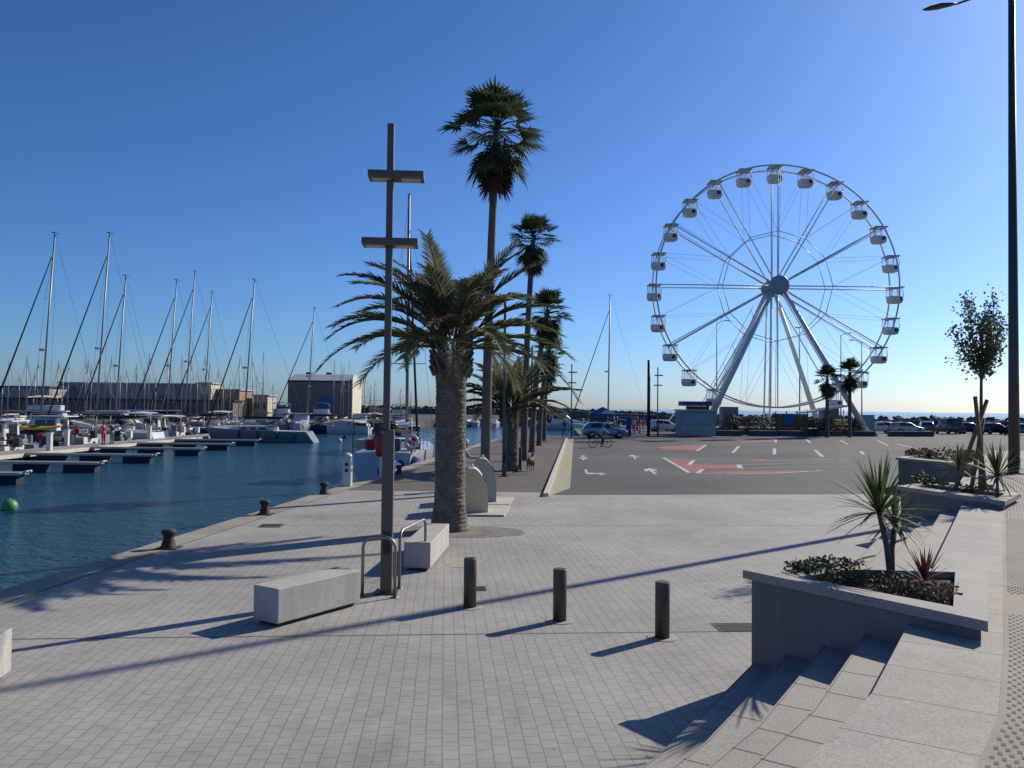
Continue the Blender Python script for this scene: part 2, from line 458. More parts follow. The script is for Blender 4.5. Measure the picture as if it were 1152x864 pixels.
M['bin_front'] = mat('pale_bin_front', (.55, .55, .5), .6, 0, .1, 2)
M['grate'] = mat('iron_grate', (.09, .07, .055), .8, .2, .2, 6)
M['patch'] = mat('cement_patch', (.33, .3, .25), .9, 0, .2, 5, fine=.15)

def water_mat():
    m = bpy.data.materials.new('harbour_water'); m.use_nodes = True
    n = m.node_tree.nodes; l = m.node_tree.links
    b = n['Principled BSDF']
    b.inputs['Base Color'].default_value = (.022, .082, .135, 1)
    b.inputs['Roughness'].default_value = .12
    b.inputs['IOR'].default_value = 1.33
    tc = n.new('ShaderNodeTexCoord')
    hs = []
    for sc, rz, st, w in ((.9, .3, (1, 2.2, 1), 1.0), (3.2, -.5, (1, 1.8, 1), .62), (9, .9, (1, 1.4, 1), .34)):
        mp = n.new('ShaderNodeMapping'); mp.inputs['Rotation'].default_value = (0, 0, rz); mp.inputs['Scale'].default_value = st
        l.new(tc.outputs['Object'], mp.inputs[0])
        nz = n.new('ShaderNodeTexNoise'); nz.inputs['Scale'].default_value = sc; nz.inputs['Detail'].default_value = 3
        l.new(mp.outputs[0], nz.inputs['Vector'])
        ml = n.new('ShaderNodeMath'); ml.operation = 'MULTIPLY'; ml.inputs[1].default_value = w
        l.new(nz.outputs['Fac'], ml.inputs[0]); hs.append(ml.outputs[0])
    a = n.new('ShaderNodeMath'); l.new(hs[0], a.inputs[0]); l.new(hs[1], a.inputs[1])
    a2 = n.new('ShaderNodeMath'); l.new(a.outputs[0], a2.inputs[0]); l.new(hs[2], a2.inputs[1])
    bp = n.new('ShaderNodeBump'); bp.inputs['Strength'].default_value = 1.0; bp.inputs['Distance'].default_value = .22
    l.new(a2.outputs[0], bp.inputs['Height']); l.new(bp.outputs[0], b.inputs['Normal'])
    return m
M['water'] = water_mat()
# ============================================================ SETTING
WZ = -1.0
def struct(o): return tag(o, kind='structure')
b = MB(); b.sheet([(-9000, -200), (9000, -200), (9000, 16000), (-9000, 16000)], WZ)
struct(b.build('water', M['water']))

# quay: the whole land the camera stands on
land = [(quay_x(-12), -12), (quay_x(81.5), 81.5), (6.8, 81.5), (8.5, 112), (27, 122), (30, 160), (260, 160), (260, -12)]
b = MB(); b.prism(land, -3, -.006)
struct(b.build('quay_land', M['quay_wall']))
A0, A1 = P(612, 557), P(960, 556)               # near edge of the asphalt
kn, kf = P(612, 557), P(636, 494.6)             # the promenade kerb
dk = (kf - kn).normalized(); nk = Vector((dk.y, -dk.x, 0))
PY = 26.9                                       # where the brown promenade begins
kx = lambda y: kn.x + (y - kn.y) * dk.x / dk.y
asl = (A1.y - A0.y) / (A1.x - A0.x)
ay = lambda x: A0.y + (x - A0.x) * asl
plaza = [(quay_x(-12) + .55, -12), (quay_x(PY) + .55, PY), (kx(PY), PY), (A0.x, A0.y), (40, ay(40)), (40, -12)]
b = MB(); b.sheet(plaza, 0)
struct(b.build('pavement', M['paving']))
b = MB(); b.sheet([(A0.x, A0.y), (40, ay(40)), (258, ay(40)), (258, 158), (31, 158), (28, 121), (9, 111.5), (7, 81), (kx(81), 81)], 0)
struct(b.build('road', M['asphalt']))
b = MB()
ys = [-12 + 1.9 * i for i in range(50)]
b.sheet([(quay_x(-12) - .06, -12), (quay_x(81.6) - .06, 81.6), (quay_x(81.6) + .546, 81.6), (quay_x(-12) + .546, -12)], .006)
b.add([(quay_x(-12) - .06, -12, .006), (quay_x(81.6) - .06, 81.6, .006), (quay_x(81.6) - .06, 81.6, -.24), (quay_x(-12) - .06, -12, -.24)], [(0, 3, 2, 1)])
struct(b.build('quay_kerb', M['coping']))
b = MB(); b.sheet([(quay_x(PY) + .55, PY), (quay_x(81) + .55, 81), (kx(81), 81), (kx(PY), PY)], 0)
struct(b.build('path', M['brown_paving']))
# kerb and sandy gutter
b = MB()
k0 = Vector((kx(25.6), 25.6, 0)); k1 = Vector((kx(74), 74, 0))
b.prism([k0, k1, k1 + nk * .16, k0 + nk * .16 + dk * .1], -.05, .11)
struct(b.build('promenade_kerb', M['kerb']))
b = MB(); b.sheet([k0 + nk * .17 + dk * .2, k1 + nk * .17, k1 + nk * .7, k0 + nk * .8 + dk * 3.0], .005)
struct(b.build('road_edge_strip', M['sand']))

# road markings (flat paint on the asphalt), outlines measured on the ground
def pz(x, y): return (640 + x / 3.2, 480 + y / 3.2)
def G(pts, z): return [P(*pz(*p), z) for p in pts]
b = MB()
for poly in ([(325, 73), (495, 66), (462, 86), (340, 83)],
             [(356, 113), (450, 119), (434, 136), (612, 137), (613, 150), (480, 152), (466, 164), (436, 163)],
             [(478, 163), (640, 159), (880, 158.5), (760, 167), (560, 169)],
             [(655, 120), (700, 116), (722, 122), (660, 124)],
             [(605, 53), (745, 46), (745, 55), (625, 57)]):
    b.sheet(G(poly, .006), .006)
struct(b.build('red_road_marking', M['red_paint']))
b = MB()
for pts, w in (([(318, 74), (495, 65), (745, 66)], .16), ([(495, 65), (461, 87)], .2), ([(340, 111), (434, 166), (560, 170.5), (740, 168), (910, 158)], .2),
               ([(340, 111), (640, 125), (1000, 118.5)], .14), ([(450, 121), (432, 137)], .2), ([(482, 153), (464, 166)], .2),
               ([(612, 137), (618, 150)], .25), ([(618, 137), (820, 131), (1005, 131)], .13), ([(650, 149), (820, 144), (1015, 145)], .13),
               ([(820, 113), (1000, 121)], .14), ([(590, 94), (612, 70)], .2), ([(740, 78), (740, 100)], .2), ([(886, 84), (913, 108)], .2),
               ([(745, 46), (745, 57)], .2), ([(855, 46), (869, 59)], .2), ([(976, 49), (1004, 63)], .2), ([(1110, 50), (1150, 68)], .2),
               ([(1050, 88), (1062, 100)], .2), ([(1180, 62), (1240, 76)], .2), ([(1240, 48), (1300, 50)], .16), ([(1230, 100), (1330, 104)], .16), ([(330, 66), (500, 60)], .1)):
    b.line(G(pts, .010), w, .010)
b_ = b; b = MB()
for q in ([(700, 545), (790, 541), (800, 547), (706, 551)], [(850, 512), (905, 510), (915, 514), (856, 516)], [(665, 512), (700, 505), (704, 506), (670, 513.5)]):
    b.sheet([P(*c, .004) for c in q], .004)
struct(b.build('road_surface', M['asphalt_patch'])); b = b_
# direction arrows
b.sheet(G([(32, 113), (52, 110), (72, 113), (57, 117), (52, 122), (47, 117)], .01), .01); b.line(G([(51, 104), (51, 112)], .01), .22, .01)
b.sheet(G([(213, 104), (232, 101), (240, 106), (254, 107), (252, 110), (240, 109), (243, 117), (235, 116), (231, 108), (220, 107)], .01), .01)
b.sheet(G([(55, 154), (64, 154), (68, 165), (112, 167.4), (112, 171), (62, 171)], .01), .01); b.sheet(G([(108, 165), (137, 170), (110, 175)], .01), .01)
b.sheet(G([(268, 155), (290, 149), (304, 152), (318, 156), (316, 160), (303, 158), (318, 170), (308, 172), (290, 158), (277, 161)], .01), .01)
struct(b.build('white_road_marking', M['white_paint']))

# ------------------------------------------------------------ terrace and steps
TZ = .95
EDGE = [Vector(p) for p in ((-1.6, .2), (.2, 2.5), (1.54, 4.3), (2.33, 5.35), (3.22, 6.8), (5.5, 10.65), (8.1, 15.0), (13.5, 24.1), (23.0, 40.0))]
def off(d):
    out = []
    for i, p in enumerate(EDGE):
        a = EDGE[max(0, i - 1)]; c = EDGE[min(len(EDGE) - 1, i + 1)]
        t = (c - a).normalized(); out.append(p + Vector((-t.y, t.x)) * d)
    return out
NS = 5
for k in range(1, NS):
    z = TZ * (NS - k) / NS
    o_, i_ = off(.37 * k), off(.37 * (k - 1) - .02)
    b = MB()
    for i in range(len(EDGE) - 1):
        q = [o_[i], o_[i + 1], i_[i + 1], i_[i]]
        b.add([(p.x, p.y, z) for p in q], [(0, 3, 2, 1)])
        b.add([(o_[i].x, o_[i].y, -.02), (o_[i + 1].x, o_[i + 1].y, -.02), (o_[i + 1].x, o_[i + 1].y, z), (o_[i].x, o_[i].y, z)], [(0, 3, 2, 1)])
    so_ = struct(b.build('terrace_step', M['granite_plain']))
    g_ = MB(); n0, n1 = off(.37 * k - .012), off(.37 * k - .019)  # dark edge line painted on the tread in place of its shading
    for i in range(len(EDGE) - 1): g_.add([(p.x, p.y, z + .002) for p in (n0[i], n0[i + 1], n1[i + 1], n1[i])], [(0, 3, 2, 1)])
    o2, i2 = off(.37 * k - .002), off(.37 * (k - 1) + .004)
    for i in range(1, 6):
        for q in range(6 if i < 4 else 4):
            u = (q + .15 + .37 * k) / (6 if i < 4 else 4)
            if u > 1: continue
            a, c = o2[i].lerp(o2[i + 1], u), i2[i].lerp(i2[i + 1], u); tt = (o2[i + 1] - o2[i]).normalized() * .004
            if q % 2: g_.add([(p.x, p.y, z + .002) for p in (a - tt, a + tt, c + tt, c - tt)], [(0, 1, 2, 3)])
    g_.build('joint_edge_shade', M['joint_edge_shade'], so_)
e0, e1, e2 = off(0), off(-.70), off(-2.05)
b = MB()
for i in range(len(EDGE) - 1):
    b.add([(p.x, p.y, TZ) for p in (e0[i], e0[i + 1], e1[i + 1], e1[i])], [(0, 3, 2, 1)])
    b.add([(e0[i].x, e0[i].y, -.02), (e0[i + 1].x, e0[i + 1].y, -.02), (e0[i + 1].x, e0[i + 1].y, TZ), (e0[i].x, e0[i].y, TZ)], [(0, 3, 2, 1)])
b.add([(e0[-1].x, e0[-1].y, 0), (e1[-1].x, e1[-1].y, 0), (e1[-1].x, e1[-1].y, TZ), (e0[-1].x, e0[-1].y, TZ)], [(0, 1, 2, 3)])
struct(b.build('terrace_pavement', M['granite']))
b = MB(); poly = [(p.x, p.y) for p in e1] + [(70, 40), (70, -3)]
b.sheet(poly, TZ)
b.add([(e1[-1].x, e1[-1].y, 0), (70, 40, 0), (70, 40, TZ), (e1[-1].x, e1[-1].y, TZ)], [(0, 1, 2, 3)])
struct(b.build('terrace_ground', M['beige_concrete']))
# tactile strip with flat dark dashes painted as the shade of its domes, laid beside the border slabs
b = MB(); shade_dashes = MB()
tdir = (EDGE[5] - EDGE[4]).normalized(); tn = Vector((tdir.y, -tdir.x))
base = e1[4] + tn * .0
for (s0, s1) in ((-5.2, .9), (2.2, 26.0)):
    q = [base + tdir * s0, base + tdir * s1, base + tdir * s1 + tn * .62, base + tdir * s0 + tn * .62]
for (s0, s1) in ((-4.2, 1.15), (2.15, 24.0)):
    s = s0; row = 0
    prevL = None
    while s < s1:
        # the strip follows the curved edge of the slabs
        def at_s(sv):
            L = 0
            acc = [(-1e9, None)]
            return sv
        s += .07; row += 1
        if s > 9 and row % 2: continue
        y_ = base.y + tdir.y * s
        # x of the inner slab edge at that y
        x_ = None
        for i in range(len(e1) - 1):
            if e1[i].y <= y_ <= e1[i + 1].y:
                t = (y_ - e1[i].y) / (e1[i + 1].y - e1[i].y); x_ = e1[i].x + (e1[i + 1].x - e1[i].x) * t
        if x_ is None: continue
        c0 = Vector((x_, y_))
        for j in range(11):
            c = c0 + tn * (.05 + .055 * j + (.0275 if row % 2 else 0))
            h = .008
            a_, b_ = tdir * .021, tn * .011
            vs = [(*(c - a_ - b_), TZ + .004), (*(c + a_ - b_), TZ + .004), (*(c + a_ + b_), TZ + .004), (*(c - a_ + b_), TZ + .004)]
            shade_dashes.add(vs, [(0, 1, 2, 3)])

for (y0, y1) in ((e1[1].y, 7.85), (8.65, 28)):
    pts = []
    for i in range(25):
        y_ = y0 + (y1 - y0) * i / 24
        for k in range(len(e1) - 1):
            if e1[k].y <= y_ <= e1[k + 1].y:
                t = (y_ - e1[k].y) / (e1[k + 1].y - e1[k].y); pts.append(e1[k].lerp(e1[k + 1], t)); break
    b.sheet([(p.x, p.y) for p in pts] + [(p.x + tn.x * .66, p.y + tn.y * .66) for p in reversed(pts)], TZ + .002)
tp_ = struct(b.build('tactile_pavement', M['tactile'])); shade_dashes.build('dome_shade_dashes', M['tactile_dark'], tp_)

# ------------------------------------------------------------ far shores
fq = [(-260, 128), (-45, 126), (-19, 124), (-13, 162), (4.5, 168), (4.5, 262), (-260, 262)]
b = MB(); b.prism(fq, -3, .25)
struct(b.build('far_land', M['asphalt']))
rng = random.Random(5)
b = MB()
line_ = [Vector(p) for p in ((-320, 300), (-60, 288), (8, 268), (18, 205), (27, 153), (60, 134), (110, 128), (230, 140))]
hts = [3.4, 3.35, 3.25, 2.7, 2.3, 2.25, 2.2, 2.3]
for i in range(len(line_) - 1):
    a, c = line_[i], line_[i + 1]
    L = (c - a).length; n_ = int(L / .75)
    d = (c - a).normalized(); nn = Vector((-d.y, d.x))
    for k in range(n_):
        t = k / n_
        h = hts[i] * (1 - t) + hts[i + 1] * t
        for row in range(5):
            r_ = rng.uniform(.45, 1.0)
            p = a + d * (L * t + rng.uniform(-.5, .5)) + nn * ((row - 1) * 1.1 + rng.uniform(-.3, .3))
            z = [.0, .9, 1.7, 2.3, 1.0][row] * h / 3.0 + rng.uniform(-.25, .02)
            m = Matrix.Rotation(rng.uniform(0, 6), 4, 'Z') @ Matrix.Rotation(rng.uniform(-.6, .6), 4, 'X') @ Matrix.Rotation(rng.uniform(-.6, .6), 4, 'Y')
            b.box((p.x, p.y, z), (r_ * 1.2, r_ * .9, r_ * .75), M=m)
tag(b.build('breakwater_rocks', M['rock'], bevel=0), kind='stuff', label='dark rubble breakwater along the horizon behind the marina', cat='rocks')
b = MB()
for i in range(len(line_) - 1):
    a, c = line_[i], line_[i + 1]; d = (c - a).normalized(); nn = Vector((-d.y, d.x)) * 3
    b.prism([a - nn * .3, c - nn * .3, c + nn, a + nn], -3, hts[i] * .62)
struct(b.build('breakwater', M['rock']))

# ------------------------------------------------------------ pontoon
PX0, PX1, PZ = -33.2, -30.4, -.48
b = MB()
t = thing('pontoon', 'long pale concrete pontoon running along the moored boats', 'pontoon', (PX1, 68, PZ))
b.box((-(PX1 - PX0) / 2, 0, -.08), (PX1 - PX0, 78, .16)); b.build('deck', M['old_concrete'], t)
b = MB(); b.box((.03, 0, -.1), (.1, 78.1, .24)); b.build('edge_beam', M['kerb'], t)
for i in range(13):
    b = MB(); b.box((-1.3, -36 + i * 6, -.38), (2.2, 3.4, .46)); b.build('float', M['dark_cover'], t)
fp = None
ends = [37.6, 44.6, 52.0, 60.0, 67.5, 75.0]
flab = ['nearest grey finger pier, cut off by the left edge', 'second nearest grey finger pier off the pontoon, long dark floats', 'third finger pier from the front, in line with the near white pedestal',
        'fourth finger pier from the front, left of the grey sailboat hull', 'fifth finger pier from the front, ending by the grey sailboat stern half', 'farthest short finger pier overlapping the grey sailboat hull']
for i, y in enumerate(ends):
    if fp is None:
        fp = thing('finger_pier', flab[0], 'pier', (PX1 + .1, y, PZ + .03), 0, 'finger piers off the pontoon')
        b = MB(); b.box((4.1, 0, -.05), (8.2, .62, .1)); b.build('walkway', M['old_concrete'], fp)
        b = MB(); b.box((4.1, -.33, -.05), (8.25, .05, .13)); b.box((4.1, .33, -.05), (8.25, .05, .13)); b.build('edge_rail', M['kerb'], fp)
        for x in (1.8, 4.5, 7.2):
            b = MB(); b.box((x, 0, -.34), (1.7, .6, .42)); b.build('float', M['dark_cover'], fp)
        b = MB(); b.tube([(8.2, 0, .02), (8.55, 0, .05)], .05); b.tube([(8.4, -.25, .05), (8.4, .25, .05)], .05); b.build('mooring_cleat', M['white_gel'], fp)
    else:
        dup(fp, flab[i], (PX1 + .1 + (.0, 0, -.3, -.3, -.8, -.9)[i], y, PZ + .03))
# white service pedestals on the pontoon
ped = None
for i, (px, pyb, lab) in enumerate(((55.5, 507, 'nearest white pedestal on the pontoon'), (75, 501.5, 'second nearest white pedestal on the pontoon, below the yellow kayak'),
                                   (168, 494, 'white pedestal on pontoon in front of the beige bimini'), (204, 487.5, 'white pedestal on pontoon beside the white motor boat'),
                                   (254, 480, 'farthest thin white pedestal near the grey sailboat bow'))):
    p = P(px, pyb, PZ)
    if ped is None:
        ped = thing('pontoon_pedestal', lab, 'pedestal', p, 0, 'white service pedestals on the pontoon')
        b = MB(); b.box((0, 0, .55), (.3, .3, 1.1)); b.build('housing', M['white_gel'], ped, bevel=.02)
        b = MB(); b.box((0, 0, 1.15), (.36, .36, .1)); b.build('cap', M['white_gel'], ped, bevel=.02)
    else: dup(ped, lab, p)

# ============================================================ PEOPLE
def skin_mesh(name, verts, edges, radii, mats, sub=1):
    me = bpy.data.meshes.new(name); me.from_pydata(verts, edges, []); 
    o = bpy.data.objects.new('tmp', me); COL.objects.link(o)
    m = o.modifiers.new('s', 'SKIN'); m.use_smooth_shade = True
    for i, r_ in enumerate(radii):
        sv = me.skin_vertices[0].data[i]; sv.radius = (r_, r_) if not isinstance(r_, tuple) else r_
    me.skin_vertices[0].data[0].use_root = True
    s2 = o.modifiers.new('u', 'SUBSURF'); s2.levels = sub; s2.render_levels = sub
    dg = bpy.context.evaluated_depsgraph_get()
    out = bpy.data.meshes.new_from_object(o.evaluated_get(dg)); out.name = name
    bpy.data.objects.remove(o); bpy.data.meshes.remove(me)
    out.materials.clear()
    for x in mats: out.materials.append(x)
    for p in out.polygons: p.use_smooth = True; p.material_index = 0
    return out
POSES = {
 # pelvis, chest, neck, head, (hip knee ankle toe)x2, (shoulder elbow wrist finger)x2 ; y is forward
 'stand': dict(pel=(0, 0, .95), ch=(0, .01, 1.3), nk=(0, .0, 1.47), hd=(0, .03, 1.62),
     legs=[((-.09, 0, .9), (-.1, .02, .5), (-.1, -.01, .09), (-.12, .13, .04)), ((.09, 0, .9), (.1, .02, .5), (.11, -.01, .09), (.13, .13, .04))],
     arms=[((-.18, 0, 1.4), (-.24, -.02, 1.13), (-.24, .06, .88), (-.23, .09, .78)), ((.18, 0, 1.4), (.24, -.02, 1.13), (.24, .06, .88), (.23, .09, .78))]),
 'walk': dict(pel=(0, 0, .93), ch=(0, .03, 1.29), nk=(0, .04, 1.46), hd=(0, .07, 1.61),
     legs=[((-.09, 0, .88), (-.1, .2, .5), (-.1, .28, .1), (-.1, .42, .08)), ((.09, 0, .88), (.1, -.04, .48), (.1, -.34, .14), (.1, -.24, .04))],
     arms=[((-.18, .02, 1.39), (-.23, -.12, 1.14), (-.22, -.14, .88), (-.21, -.12, .79)), ((.18, .02, 1.39), (.24, .12, 1.13), (.22, .28, .95), (.2, .35, .9))]),
 'reach': dict(pel=(0, 0, .92), ch=(0, .08, 1.25), nk=(0, .12, 1.41), hd=(0, .17, 1.55),
     legs=[((-.09, 0, .88), (-.1, .05, .49), (-.12, -.02, .09), (-.14, .12, .04)), ((.09, 0, .88), (.1, .02, .49), (.12, -.06, .09), (.14, .08, .04))],
     arms=[((-.18, .08, 1.34), (-.22, .22, 1.12), (-.16, .45, 1.08), (-.14, .54, 1.08)), ((.18, .08, 1.34), (.23, .25, 1.14), (.16, .48, 1.12), (.14, .57, 1.12))]),
 'ride': dict(pel=(0, -.1, .95), ch=(0, .14, 1.24), nk=(0, .2, 1.38), hd=(0, .25, 1.53),
     legs=[((-.09, -.08, .9), (-.11, .26, .68), (-.11, .1, .3), (-.11, .24, .24)), ((.09, -.08, .9), (.11, .2, .52), (.11, .02, .14), (.11, .16, .1))],
     arms=[((-.18, .14, 1.32), (-.25, .34, 1.15), (-.22, .52, 1.06), (-.2, .58, 1.03)), ((.18, .14, 1.32), (.25, .34, 1.15), (.22, .52, 1.06), (.2, .58, 1.03))]),
}
PMESH = {}
def pose_meshes(pose):
    if pose in PMESH: return PMESH[pose]
    q = POSES[pose]
    V = Vector
    # body: one continuous figure
    vs = [q['pel'], q['ch'], q['nk'], q['hd'], tuple(V(q['hd']) + V((0, .005, .1)))]
    ed = [(0, 1), (1, 2), (2, 3), (3, 4)]; rr = [(.15, .1), (.16, .11), .055, (.085, .1), (.06, .075)]
    for a in q['arms']:
        i = len(vs); vs += list(a); ed += [(1, i), (i, i + 1), (i + 1, i + 2), (i + 2, i + 3)]; rr += [.06, .045, .034, .03]
    for a in q['legs']:
        i = len(vs); vs += list(a); ed += [(0, i), (i, i + 1), (i + 1, i + 2), (i + 2, i + 3)]; rr += [.09, .06, .042, .04]
    body = (vs, ed, rr)
    vs = [q['pel'], q['ch'], tuple(V(q['ch']).lerp(V(q['nk']), .6))]; ed = [(0, 1), (1, 2)]; rr = [(.165, .125), (.185, .135), .08]
    for a in q['arms']:
        i = len(vs); vs += [a[0], tuple(V(a[0]).lerp(V(a[1]), .9))]; ed += [(1, i), (i, i + 1)]; rr += [.078, .066]
    shirt = (vs, ed, rr)
    vs = [tuple(V(q['pel']) + V((0, 0, .06))), tuple(V(q['pel']) - V((0, 0, .03)))]; ed = [(0, 1)]; rr = [(.16, .12), (.165, .125)]
    for a in q['legs']:
        i = len(vs); vs += [a[0], a[1], tuple(V(a[1]).lerp(V(a[2]), .9))]; ed += [(1, i), (i, i + 1), (i + 1, i + 2)]; rr += [.1, .078, .062]
    trou = (vs, ed, rr)
    h = V(q['hd'])
    PMESH[pose] = dict(
        body=skin_mesh('body', *body, [M['skin']]), shirt=skin_mesh('shirt', *shirt, [M['c_white']]), trousers=skin_mesh('trousers', *trou, [M['c_dark']]))
    mb = MB(); mb.ball(h + V((0, -.02, .075)), .105, 10, 7, (.93, 1.02, 1.0))
    mb.ball(h + V((0, -.05, .0)), .08, 8, 6, (1.0, .7, 1.2))
    PMESH[pose]['hair'] = mb.mesh('hair', M['hair_dark'])
    mb = MB()
    for sx in (-1, 1):
        mb.ball(h + V((sx * .032, .092, .045)), .012, 6, 4, mi=1); mb.ball(h + V((sx * .085, .0, .03)), .022, 6, 4, (.5, 1, 1.4))
    mb.ball(h + V((0, .105, .02)), .017, 6, 4, (.8, 1, 1.4)); mb.box(h + V((0, .092, -.025)), (.045, .01, .01), mi=1)
    PMESH[pose]['face'] = mb.mesh('face', [M['skin'], M['c_dark']])
    mb = MB()
    for a in q['legs']:
        mb.tube([V(a[2]) + V((0, -.05, -.04)), V(a[3]) + V((0, .02, 0))], [.046, .042], 8)
    PMESH[pose]['shoes'] = mb.mesh('shoes', M['c_dark'])
    return PMESH[pose]
def person(label, loc, rz, pose, shirt, trousers, hair='hair_dark', s=1.0, group=None):
    t = thing('person', label, 'person', loc, rz, group); t.scale = (s, s, s)
    for k, me in pose_meshes(pose).items():
        if k in ('shirt', 'trousers', 'hair'):
            me = me.copy(); me.materials[0] = M[{'shirt': shirt, 'trousers': trousers, 'hair': hair}[k]]
        o = bpy.data.objects.new(k, me); COL.objects.link(o); o.parent = t
    return t
# ============================================================ STREET FURNITURE ON THE PLAZA
def lamp_post(label, loc, s=1.0, rz=0.0, group='twin panel lamp posts along the promenade'):
    t = thing('street_lamp', label, 'street lamp', loc, rz, group); t.scale = (s, s, s)
    b = MB(); b.box((0, 0, 1.2), (.17, .17, 2.4)); b.build('lower_post', M['lamp_metal'], t, bevel=.012)
    b = MB(); b.box((-.035, 0, 4.68), (.1, .11, 4.56)); b.build('upper_post', M['lamp_metal'], t, bevel=.008)
    b = MB(); b.box((0, 0, .012), (.32, .32, .024)); b.build('base_plate', M['dark_metal'], t)
    b = MB(); b.box((0, -.086, .75), (.1, .006, .34)); b.build('hatch', M['dark_metal'], t)
    for sx in (-1, 1):
        for sy in (-1, 1): b = MB(); b.lathe([(.016, .02), (.016, .045), (.0001, .047)], 6, (sx * .125, sy * .125, 0)); b.build('bolt', M['steel'], t)
    for (x, z) in ((-.015, 5.17), (.06, 6.17)):
        b = MB(); b.box((x, -.03, z), (.82, .34, .10)); a = b.build('lamp_panel', M['lamp_metal'], t, bevel=.01)
        b = MB()
        for sx in (-1, 1): b.box((x + sx * .22, -.03, z - .055), (.28, .2, .012))
        b.build('lamp_glass', M['lamp_light'], a)
    return t
LP = lamp_post('tall brown street lamp with two crossbar panels beside the steel hoops', P(434.5, 667), 1.0, rad(4))
lamp_rest = [((567, 537.5), 'second brown street lamp, rising right of the big date palm', 33.0), ((598, 507), 'thin street lamp among the fan palm trunks', 56),
             ((643, 490.5), 'distant lone street lamp at the end of the promenade kerb', 79), ((740, 489.5), 'distant street lamp right of the black post', 84)]
for (px, lab, D) in lamp_rest:
    p = R(px[0], px[1], D); p.z = 0
    dup(LP, lab, p, rad(4))

def hoop(label, p, q, h):
    p, q = Vector(p), Vector(q); d = (q - p); L = d.length; d.normalize()
    t = thing('bike_hoop', label, 'bike rack', p, 0, 'steel hoops by the lamp post')
    r = .16; pts = [Vector((0, 0, 0)), Vector((0, 0, h - r))]
    for k in range(1, 7):
        a = PI / 2 * k / 6; pts.append(d * (r - r * math.cos(a)) + Vector((0, 0, h - r + r * math.sin(a))))
    for k in range(0, 7):
        a = PI / 2 * k / 6; pts.append(d * (L - r + r * math.sin(a)) + Vector((0, 0, h - r + r * math.cos(a))))
    pts.append(d * L)
    b = MB(); b.tube(pts, .023, 12); b.build('tube', M['steel'], t)
    b = MB(); b.lathe([(.06, 0), (.06, .012), (.03, .016)], 12); b.lathe([(.06, 0), (.06, .012), (.03, .016)], 12, d * L); b.build('flange', M['steel'], t)
hoop('bent steel hoop just in front of the lamp post', P(407.5, 671.5), P(444, 672.5), .86)
hoop('bent steel hoop behind lamp post, nearest the end of the stone bench', P(449, 662), P(478, 641), .86)

def bench(label, fl, ax, L, w=.45, h=.48):
    """fl = near corner on the ground, ax = direction of the long side, width goes to its left"""
    ang = math.atan2(ax[1], ax[0])
    t = thing('stone_bench', label, 'bench', fl, ang, 'pale concrete block benches')
    b = MB(); b.box((L / 2, w / 2, h / 2 + .025), (L, w, h - .05)); b.build('seat', M['concrete'], t, bevel=.012)
    b = MB(); b.box((L / 2, w / 2, .025), (L - .12, w - .12, .05)); b.build('plinth', M['dark_metal'], t)
p0, p1 = P(312, 707), P(405, 681)
bench('pale concrete block bench set askew left of the lamp post', p0, p1 - p0, (p1 - p0).length)
p0, p1 = P(484, 643), P(505, 617)
bench('pale concrete block bench pointing at the date palm trunk', p0, p1 - p0, (p1 - p0).length)
p0 = P(10.5, 777)
bench('concrete block bench cut off by the left edge of the view', p0 + Vector((-2.06, -.36, 0)), (1.9, .35), 1.93)

BOL = None
for (px, py, lab) in ((528.5, 683, 'dark cylindrical bollard nearest the stone bench'), (629.5, 698.5, 'middle one of the three dark cylindrical bollards'),
                      (745, 717.5, 'dark cylindrical bollard nearest the planter wall, largest of the three')):
    p = P(px, py)
    if BOL is None:
        BOL = thing('bollard', lab, 'bollard', p, 0, 'dark bollards across the plaza')
        b = MB(); b.lathe([(.088, 0), (.088, .664), (.084, .67), (.0001, .672)], 24); b.build('post', M['bollard'], BOL)
        for f in BOL.children[0].data.polygons: f.use_smooth = abs(f.normal.z) < .5
        b = MB(); b.lathe([(.088, .632), (.0888, .634), (.0888, .652), (.088, .654)], 24); b.build('band', M['lamp_metal'], BOL)
        b = MB(); b.lathe([(.19, .003), (.18, .006), (.088, .008)], 20); b.build('collar', M['patch'], BOL)
    else: dup(BOL, lab, p)
# quay mooring bollards
MOOR = None
for (px, py, lab) in ((189.5, 617, 'black iron mooring bollard nearest on the quay edge'), (298, 579, 'middle black iron mooring bollard on the quay edge'),
                      (364.5, 556, 'farthest black iron mooring bollard, left of the white pedestal'), (449, 533.5, 'small black mooring bollard by the blue dinghy')):
    p = P(px, py)
    if MOOR is None:
        MOOR = thing('mooring_bollard', lab, 'mooring bollard', p, 0, 'iron mooring bollards on the quay edge')
        b = MB(); b.lathe([(.16, 0), (.16, .03), (.135, .06), (.115, .13), (.09, .2), (.1, .25), (.135, .29), (.14, .33), (.1, .365), (.0001, .375)], 20); b.build('bollard_body', M['iron'], MOOR)
        b = MB(); b.box((0, 0, .01), (.4, .4, .02)); b.build('base_plate', M['iron'], MOOR)
    else: dup(MOOR, lab, p)
# service pedestal
t = thing('service_pedestal', 'white power pedestal with domed cap standing on the quay edge', 'pedestal', P(390.5, 547))
b = MB(); b.box((0, 0, .48), (.3, .3, .96)); b.build('housing', M['white_gel'], t, bevel=.015)
b = MB(); b.lathe([(.2, .97), (.2, 1.03), (.15, 1.1), (.06, 1.14), (.0001, 1.145)], 4, M=Matrix.Rotation(PI / 4, 3, 'Z')); b.build('cap', M['white_gel'], t)
for z in (.55, .75):
    b = MB(); b.box((.152, -.02, z), (.02, .12, .12)); b.build('socket', M['dark_metal'], t); b = MB(); b.box((.0, -.152, z), (.11, .02, .11)); b.build('socket', M['dark_metal'], t)
